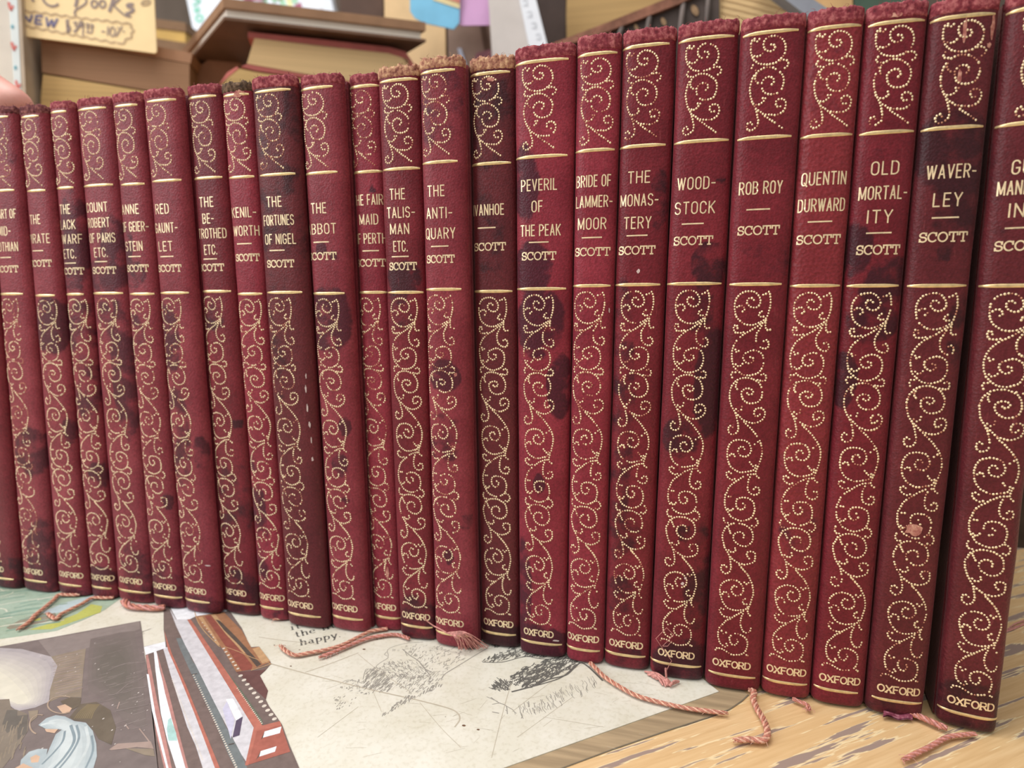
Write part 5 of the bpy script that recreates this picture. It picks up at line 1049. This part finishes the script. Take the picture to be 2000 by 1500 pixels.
S(wav, .9, brn); wav = [(205+i*24, 255+i*4.5+9*math.sin(i*1.5)) for i in range(42)]; S(wav, .9, brn)
S([(1300,235),(1350,250),(1340,280),(1375,310),(1345,345),(1350,385),(1290,400),(1270,445),(1200,440)], 1.0, brn)
onC(m).build('handwriting', [B('pen_grey', (156, 142, 138)), B('pen_blue', (128, 126, 158)), B('pen_brown', (198, 176, 142))], card)

# upright paperback at the far left
OP = np.array(PL_.hit(10, 100, 10))
pbk = thing('paperback_book', 'upright white paperback with red and blue squiggles at the far left edge', 'book', OP)
def onP(mb): mb.v = [(x-OP[0], y-OP[1], z-OP[2]) for x, y, z in mb.v]; return mb
m = MB(); slab(m, PL_, [(-90,-60),(13,-60),(28,178),(32,300),(-90,300)], 30, 0, 10, drop=(3, 4))
for i in range(9): mark(m, PL_, [(-30+i*5.2, -60), (-22+i*5.6, 60), (-16+i*5.7, 178)], .35, 1, 10.15)
onP(m).build('page_block', [B('white_paper', (234, 230, 218), .8, .04), B('paper_line', (200, 196, 184))], pbk)
m = MB(); slab(m, PL_, [(13,-60),(31,-60),(42,186),(46,300),(32,300),(28,178)], 31, 0, 10.4, drop=(3, 4))
slab(m, PL_, [(31.5,-60),(37,-60),(51,200),(54,300),(46.5,300),(42.5,186)], 31, 3, 10.2, drop=(3, 4))
for (x, y, mi) in ((20,12,1),(24,52,2),(26,90,1),(30,132,2),(34,165,1),(17,-20,2)):
    if mi == 1: mark(m, PL_, [(x-3, y-8), (x-1, y+2), (x+2, y+8)], 1.3, 1, 10.6); mark(m, PL_, [(x+6, y-1), (x+3, y+3), (x+1, y+9)], 1.0, 1, 10.6)
    else: mark(m, PL_, [(x-3, y), (x+3, y)], .9, 2, 10.6); mark(m, PL_, [(x, y-4), (x, y+4)], .9, 2, 10.6)
onP(m).build('cover', [B('cover_paleblue', (218, 230, 230), .5, .04), B('squiggle_red', (222, 128, 122)), B('squiggle_teal', (128, 190, 204)), B('cover_grey', (192, 178, 158))], pbk)

# white picture book leaning behind
PW = Plane(at_depth(500, 40, 352), 6)
OW = np.array(PW.hit(500, 40))
wb = thing('picture_book', 'white picture book with green letters and a rose coloured drawing standing behind the brown book', 'book', OW)
def onW(mb): mb.v = [(x-OW[0], y-OW[1], z-OW[2]) for x, y, z in mb.v]; return mb
m = MB(); slab(m, PW, [(352,-60),(634,-60),(656,40),(690,300),(420,300),(383,88)], 9, 0, drop=(3, 4)); onW(m).build('cover', B('cover_white', (222, 230, 240), .5, .04), wb)
Q = lambda u, v: (340+u/5.882, v/5.882)
m = MB()
for pts, mi, wd in (([(760,-80),(850,-20),(880,20),(800,30)], 0, 7), ([(880,40),(960,70),(1010,90)], 0, 8), ([(1120,70),(1160,100),(1220,120)], 0, 8), ([(1290,100),(1330,110)], 0, 6), ([(1420,40),(1440,120)], 0, 8), ([(900,-60),(1000,-30),(1060,-10)], 0, 9),
                    ([(1020,-60),(1050,40),(1070,100)], 1, 6), ([(1120,-60),(1170,20)], 1, 6), ([(1210,-60),(1250,40),(1280,110)], 1, 6), ([(1300,-60),(1330,50),(1350,120)], 2, 6), ([(1390,-60),(1380,40)], 1, 7), ([(1160,-60),(1240,0)], 2, 5), ([(1680,110),(1700,160)], 3, 5)):
    mark(m, PW, [Q(*p) for p in pts], wd*.8, mi, .3)
for pts in ([(215,60),(260,40),(300,10),(230,-20),(290,-60)], [(235,110),(265,90),(290,120),(250,135),(235,110)], [(250,200),(280,175),(325,190),(320,230),(285,245),(255,225),(250,200)]):
    mark(m, PW, [Q(*p) for p in pts], 2.0, 4, .3)
onW(m).build('cover_print', [B('rose', (164, 100, 124)), B('mint', (162, 206, 178)), B('lemon', (222, 218, 168)), B('ochre', (150, 118, 70)), B('sea_green', (138, 212, 190))], wb)

PT = Plane(at_depth(810, 60, 290), 14)
m = MB(); slab(m, PT, [(750,-70),(868,-70),(871,140),(872,300),(752,300)], 60, 0, drop=(3, 4))
tag(m.build('book', B('cream_cloth', (220, 190, 146), .7, .06)), 'cream upright book behind the right end of the big brown one', 'book')
PB = Plane(at_depth(850, 20, 262), 14)
m = MB(); slab(m, PB, [(800,-90),(900,-90),(897,44),(886,57),(830,45),(810,35),(801,22)], 1.0, 0)
slab(m, PB, [(822,-90),(900,-90),(898,17),(846,0)], .3, 1, .4); slab(m, PB, [(840,-90),(900,-90),(898,6),(868,-4)], .3, 2, .8)
tag(m.build('card', [B('card_blue', (122, 188, 222), .5, .06), B('card_sand', (222, 208, 160)), B('card_rose', (204, 130, 120))]), 'sky blue card with a rounded lower edge beside the lilac card', 'card')
m = MB(); slab(m, PB, [(898,-90),(964,-90),(971,49),(898,50)], 1.0, 0, -2)
tag(m.build('card', B('card_lilac', (206, 162, 206), .6, .04)), 'plain lilac card right of the sky blue card', 'card')
PQ = Plane(at_depth(915, 80, 292), 12)
m = MB(); slab(m, PQ, [(872,-40),(955,-40),(990,140),(1000,300),(880,300)], 40, 0, drop=(3, 4)); slab(m, PQ, [(922,-40),(934,-40),(958,100),(946,100)], .6, 1, .8); slab(m, PQ, [(893,94),(901,94),(912,128),(903,128)], .6, 2, .8)  # the small pale slip is a white highlight painted on the cover
slab(m, PQ, [(930,104),(958,96),(975,140),(920,140)], .6, 3, .9)
tag(m.build('book', [B('taupe', (160, 136, 122)), B('dark_stripe', (104, 82, 68)), B('painted_highlight', (206, 212, 230)), B('mauve', (160, 110, 120))]), 'brown leaning book below the lilac card', 'book')
PV = Plane(at_depth(1020, 50, 262), 8)
OV = np.array(PV.hit(1020, 50))
vb = thing('paperback_book', 'white book leaning left with faint grey letters on its spine', 'book', OV)
def onV(mb): mb.v = [(x-OV[0], y-OV[1], z-OV[2]) for x, y, z in mb.v]; return mb
m = MB(); slab(m, PV, [(1002,-60),(1032,-60),(1074,108),(1110,300),(1080,300),(1038,112)], 5, 0, 0, drop=(3, 4))
for i in range(5):
    x, y = 1024+i*8.5, 8+i*22
    mark(m, PV, [(x-3, y-6), (x+5, y-7), (x+6, y+5)], .8, 1, .2); mark(m, PV, [(x-2, y+3), (x+6, y+1)], .8, 1, .2)
onV(m).build('spine', [B('spine_white', (226, 232, 240), .5, .03), B('faint_grey', (196, 202, 210))], vb)
m = MB(); slab(m, PV, [(950,-60),(1002,-60),(1038,112),(1080,300),(985,300),(962,125)], 4, 0, -1.5, drop=(3, 4)); onV(m).build('cover', B('cover_shade', (196, 190, 186), .5, .04), vb)

# old leather books at the right
PO = Plane(at_depth(1240, 50, 200), 2)
OO = np.array(PO.hit(1240, 50))
ob = thing('antique_book', 'old black leather book with ribbed gilt spine and scuffed red brown upper edge', 'book', OO)
def onA(mb): mb.v = [(x-OO[0], y-OO[1], z-OO[2]) for x, y, z in mb.v]; return mb
m = MB(); slab(m, PO, [(1072,92),(1190,54),(1330,4),(1405,-40),(1405,120),(1405,300),(1072,300)], 110, 0, drop=(5, 6))
for (x0, y0, x1, y1) in ((1166,60,1150,110),(1218,42,1204,90),(1270,22,1262,80),(1335,0,1328,70),(1384,-20,1380,60)):
    q0, q1 = PO.hit(x0, y0, .6), PO.hit(x1, y1, .6); m.tube([q0, (q0+q1)/2-PO.n*.6, q1], 1.5, 8, 1)
for (x, y, rx, ry) in ((1243,54,4,7),(1296,42,5,8),(1357,20,7,11),(1190,66,3,5)):
    m.add([PO.hit(x+rx*math.cos(t)+ry*.3*math.sin(t), y+ry*math.sin(t), .8) for t in np.linspace(0, 6.28, 13)[:-1]], [tuple(range(12))[::-1]], 2, False)
onA(m).build('spine', [B('black_leather', (74, 64, 60), .5, .25, 40), B('rib_grey', (112, 102, 98), .5, .2, 60), B('dull_gilt', (150, 122, 92), .5, .2, 200)], ob)
m = MB(); slab(m, PO, [(1070,88),(1180,46),(1330,-14),(1405,-50),(1405,-34),(1330,6),(1190,60),(1076,98)], 112, 0, 2.5); onA(m).build('board_edge', B('scuffed_edge', (142, 98, 80), .8, .3, 120), ob)
m = MB(); slab(m, PO, [(1405,-40),(1500,-40),(1560,10),(1600,45),(1600,120),(1600,300),(1405,300)], 100, 0, -2, drop=(5, 6))
for i in range(7): mark(m, PO, [(1408, -14+i*13), (1480, 4+i*13), (1580, 36+i*13)], .5, 1, -1.8)
tag(m.build('book', [pages_cream, B('page_shadow', (170, 136, 96))]), 'cream page ends with slanting lines right of the old black leather spine', 'book')
PG_ = Plane(at_depth(1560, 10, 196), 2)
m = MB(); slab(m, PG_, [(1482,-40),(1530,-40),(1640,32),(1660,60),(1615,60)], 60, 0)
tag(m.build('notebook', B('blue_grey', (142, 146, 156), .4)), 'blue grey edged notebook lying slanted on the cream page ends', 'book')
PH = Plane(at_depth(1600, 10, 262), 2)
m = MB(); slab(m, PH, [(1520,-40),(1664,-40),(1667,60),(1667,300),(1520,300)], 60, 0, drop=(3, 4))
tag(m.build('book', B('tan_cloth', (198, 160, 112), .7)), 'tan cloth book beside the dark green one near the top right', 'book')
m = MB(); slab(m, PH, [(1668,-60),(1790,-60),(1792,300),(1668,300)], 60, 0, drop=(2, 3))
tag(m.build('book', B('green_cloth', (72, 92, 78), .7)), 'dark green book behind the third book from the right end', 'book')
PK = Plane(at_depth(1130, 20, 300), 2)
m = MB(); slab(m, PK, [(1108,-50),(1310,-50),(1300,300),(1112,300),(1106,30)], 70, 0, drop=(2, 3))
tag(m.build('book', B('old_pages', (168, 140, 94), .8, .1, 1, (3, 3, 500))), 'thick yellowed book block above the scuffed red brown edge', 'book')
m = MB(); slab(m, PK, [(1030,-50),(1105,-50),(1108,300),(1060,300)], 60, 0, -8, drop=(2, 3))
tag(m.build('book', B('dark_backdrop', (70, 58, 54), .8)), 'very dark backdrop slab in the gap right of the leaning white one', 'book')  # dark slab standing in for the dark background between the books
m = MB(); slab(m, PT, [(660,-70),(748,-70),(749,300),(680,300)], 50, 0, -12, drop=(2, 3))
tag(m.build('book', B('brown_cloth', (88, 70, 62), .8)), 'dark brown upright book left of the cream one', 'book')

# ------------------------------------------------------------------ the hand steadying the left end
k = NT('skin'); co = k.coords(); f = k.noise(co, 60, 4); rr_ = k.ramp(f, [(0.3, lin((206, 142, 132))), (0.7, lin((226, 172, 160)))])
k.l(rr_.outputs[0], k.b.inputs['Base Color']); k.b.inputs['Roughness'].default_value = 0.5; k.b.inputs['Subsurface Weight'].default_value = 0.15; k.b.inputs['Subsurface Radius'].default_value = (.004, .0015, .001)
f2 = k.noise(co, 900, 3); k.bump(f2, .15, .0003); M['skin'] = k.m
M['nail'] = plain('nail', (232, 186, 178), 0.3, 0.5, 0.03)
hb_ = MB()
def limb(pts, rad):
    """rounded tapering limb through the joints"""
    P = smooth_path([tuple(p)+(r,) for p, r in zip(pts, rad)], 1.5)
    P = [np.array(p) for p in P]
    def cap(p, q):
        d = (p[:3]-q[:3]); d /= np.linalg.norm(d); return [np.concatenate([p[:3]+d*p[3]*math.sin(t), [max(.3, p[3]*math.cos(t))]]) for t in (.35, .7, 1.0, 1.25, 1.45)]
    P = cap(P[0], P[1])[::-1]+P+cap(P[-1], P[-2])
    hb_.tube([p[:3] for p in P], [p[3] for p in P], 18)
WRIST = (-412, 34, 207)
for mcp, r0, r1 in (((-308, 16, 200), 15, 11.5), ((-306, 35, 199), 15, 11.5), ((-310, 54, 196), 14, 11), ((-318, 71, 192), 13, 10)): limb([WRIST, ((WRIST[0]+mcp[0])/2, (WRIST[1]+mcp[1])/2, (WRIST[2]+mcp[2])/2+2), mcp], [17, r0, r1])
limb([(-360, 25, 196), (-345, 45, 194), (-340, 60, 192)], [12, 12, 11])
limb([(-560, 30, 240), (-470, 32, 219), WRIST, (-385, 34, 204)], [28, 25, 21, 20])
limb([(-308, 16, 200), (-276, 14, 195), (-249, 14, 184.5), (-225, 14, 171.9)], [11.5, 9.6, 8.9, 7.4])
limb([(-306, 35, 199), (-281, 36, 189), (-263, 36, 179), (-249, 36, 172.6)], [11.5, 9.4, 8.4, 7.2])
limb([(-310, 54, 196), (-288, 54, 186), (-271, 54, 177.5), (-257, 54, 172.3)], [11, 8.8, 7.9, 6.8])
limb([(-318, 71, 192), (-299, 72, 183), (-284, 72, 176), (-271, 72, 171.6)], [10, 7.8, 7.0, 6.0])
limb([(-395, 26, 200), (-345, 4, 190), (-306, -10, 174), (-277, -12, 158), (-252, -12, 145)], [15, 14.5, 11.5, 10.2, 8.6])
tmp = hb_.build('hand_form', M['skin'])
rm = tmp.modifiers.new('remesh', 'REMESH'); rm.mode = 'VOXEL'; rm.voxel_size = 1.5*MM; rm.use_smooth_shade = True
sm_ = tmp.modifiers.new('smooth', 'SMOOTH'); sm_.factor = 0.5; sm_.iterations = 6
dg = bpy.context.evaluated_depsgraph_get(); ev = tmp.evaluated_get(dg)
hm = bpy.data.meshes.new_from_object(ev); bpy.data.objects.remove(tmp)
hand = bpy.data.objects.new('hand', hm); C.objects.link(hand); hm.materials.clear(); hm.materials.append(M['skin'])
for p in hm.polygons: p.use_smooth = True
tag(hand, 'fingers of a hand resting on the heads of the leftmost books', 'hand')
def nail(c, t, n, w, l):
    c, t, n = np.array(c, float), np.array(t, float), np.array(n, float); t /= np.linalg.norm(t); n -= t*(n@t); n /= np.linalg.norm(n); s = np.cross(t, n); m = MB(); rows = []
    for i in range(7):
        a = -1.0+2*i/6; rows.append([c+s*w*math.sin(a)+n*w*(math.cos(a)-1)*.8+t*l*(j/5-.5)*(1-.12*abs(a)) for j in range(6)])
    m.grid(rows); m.grid([r[::-1] for r in [[p-n*.6 for p in q] for q in rows]]); return m.build('fingernail', M['nail'], hand)
for c, t in (((-232, 14, 182.4), (24, 0, -12.6)), ((-252, 36, 181.2), (14, 0, -6.4)), ((-260, 54, 180.4), (14, 0, -5.2)), ((-274, 72, 178.8), (13, 0, -4.4))): nail(c, t, (.35, 0, 1), 5.0, 9.0)
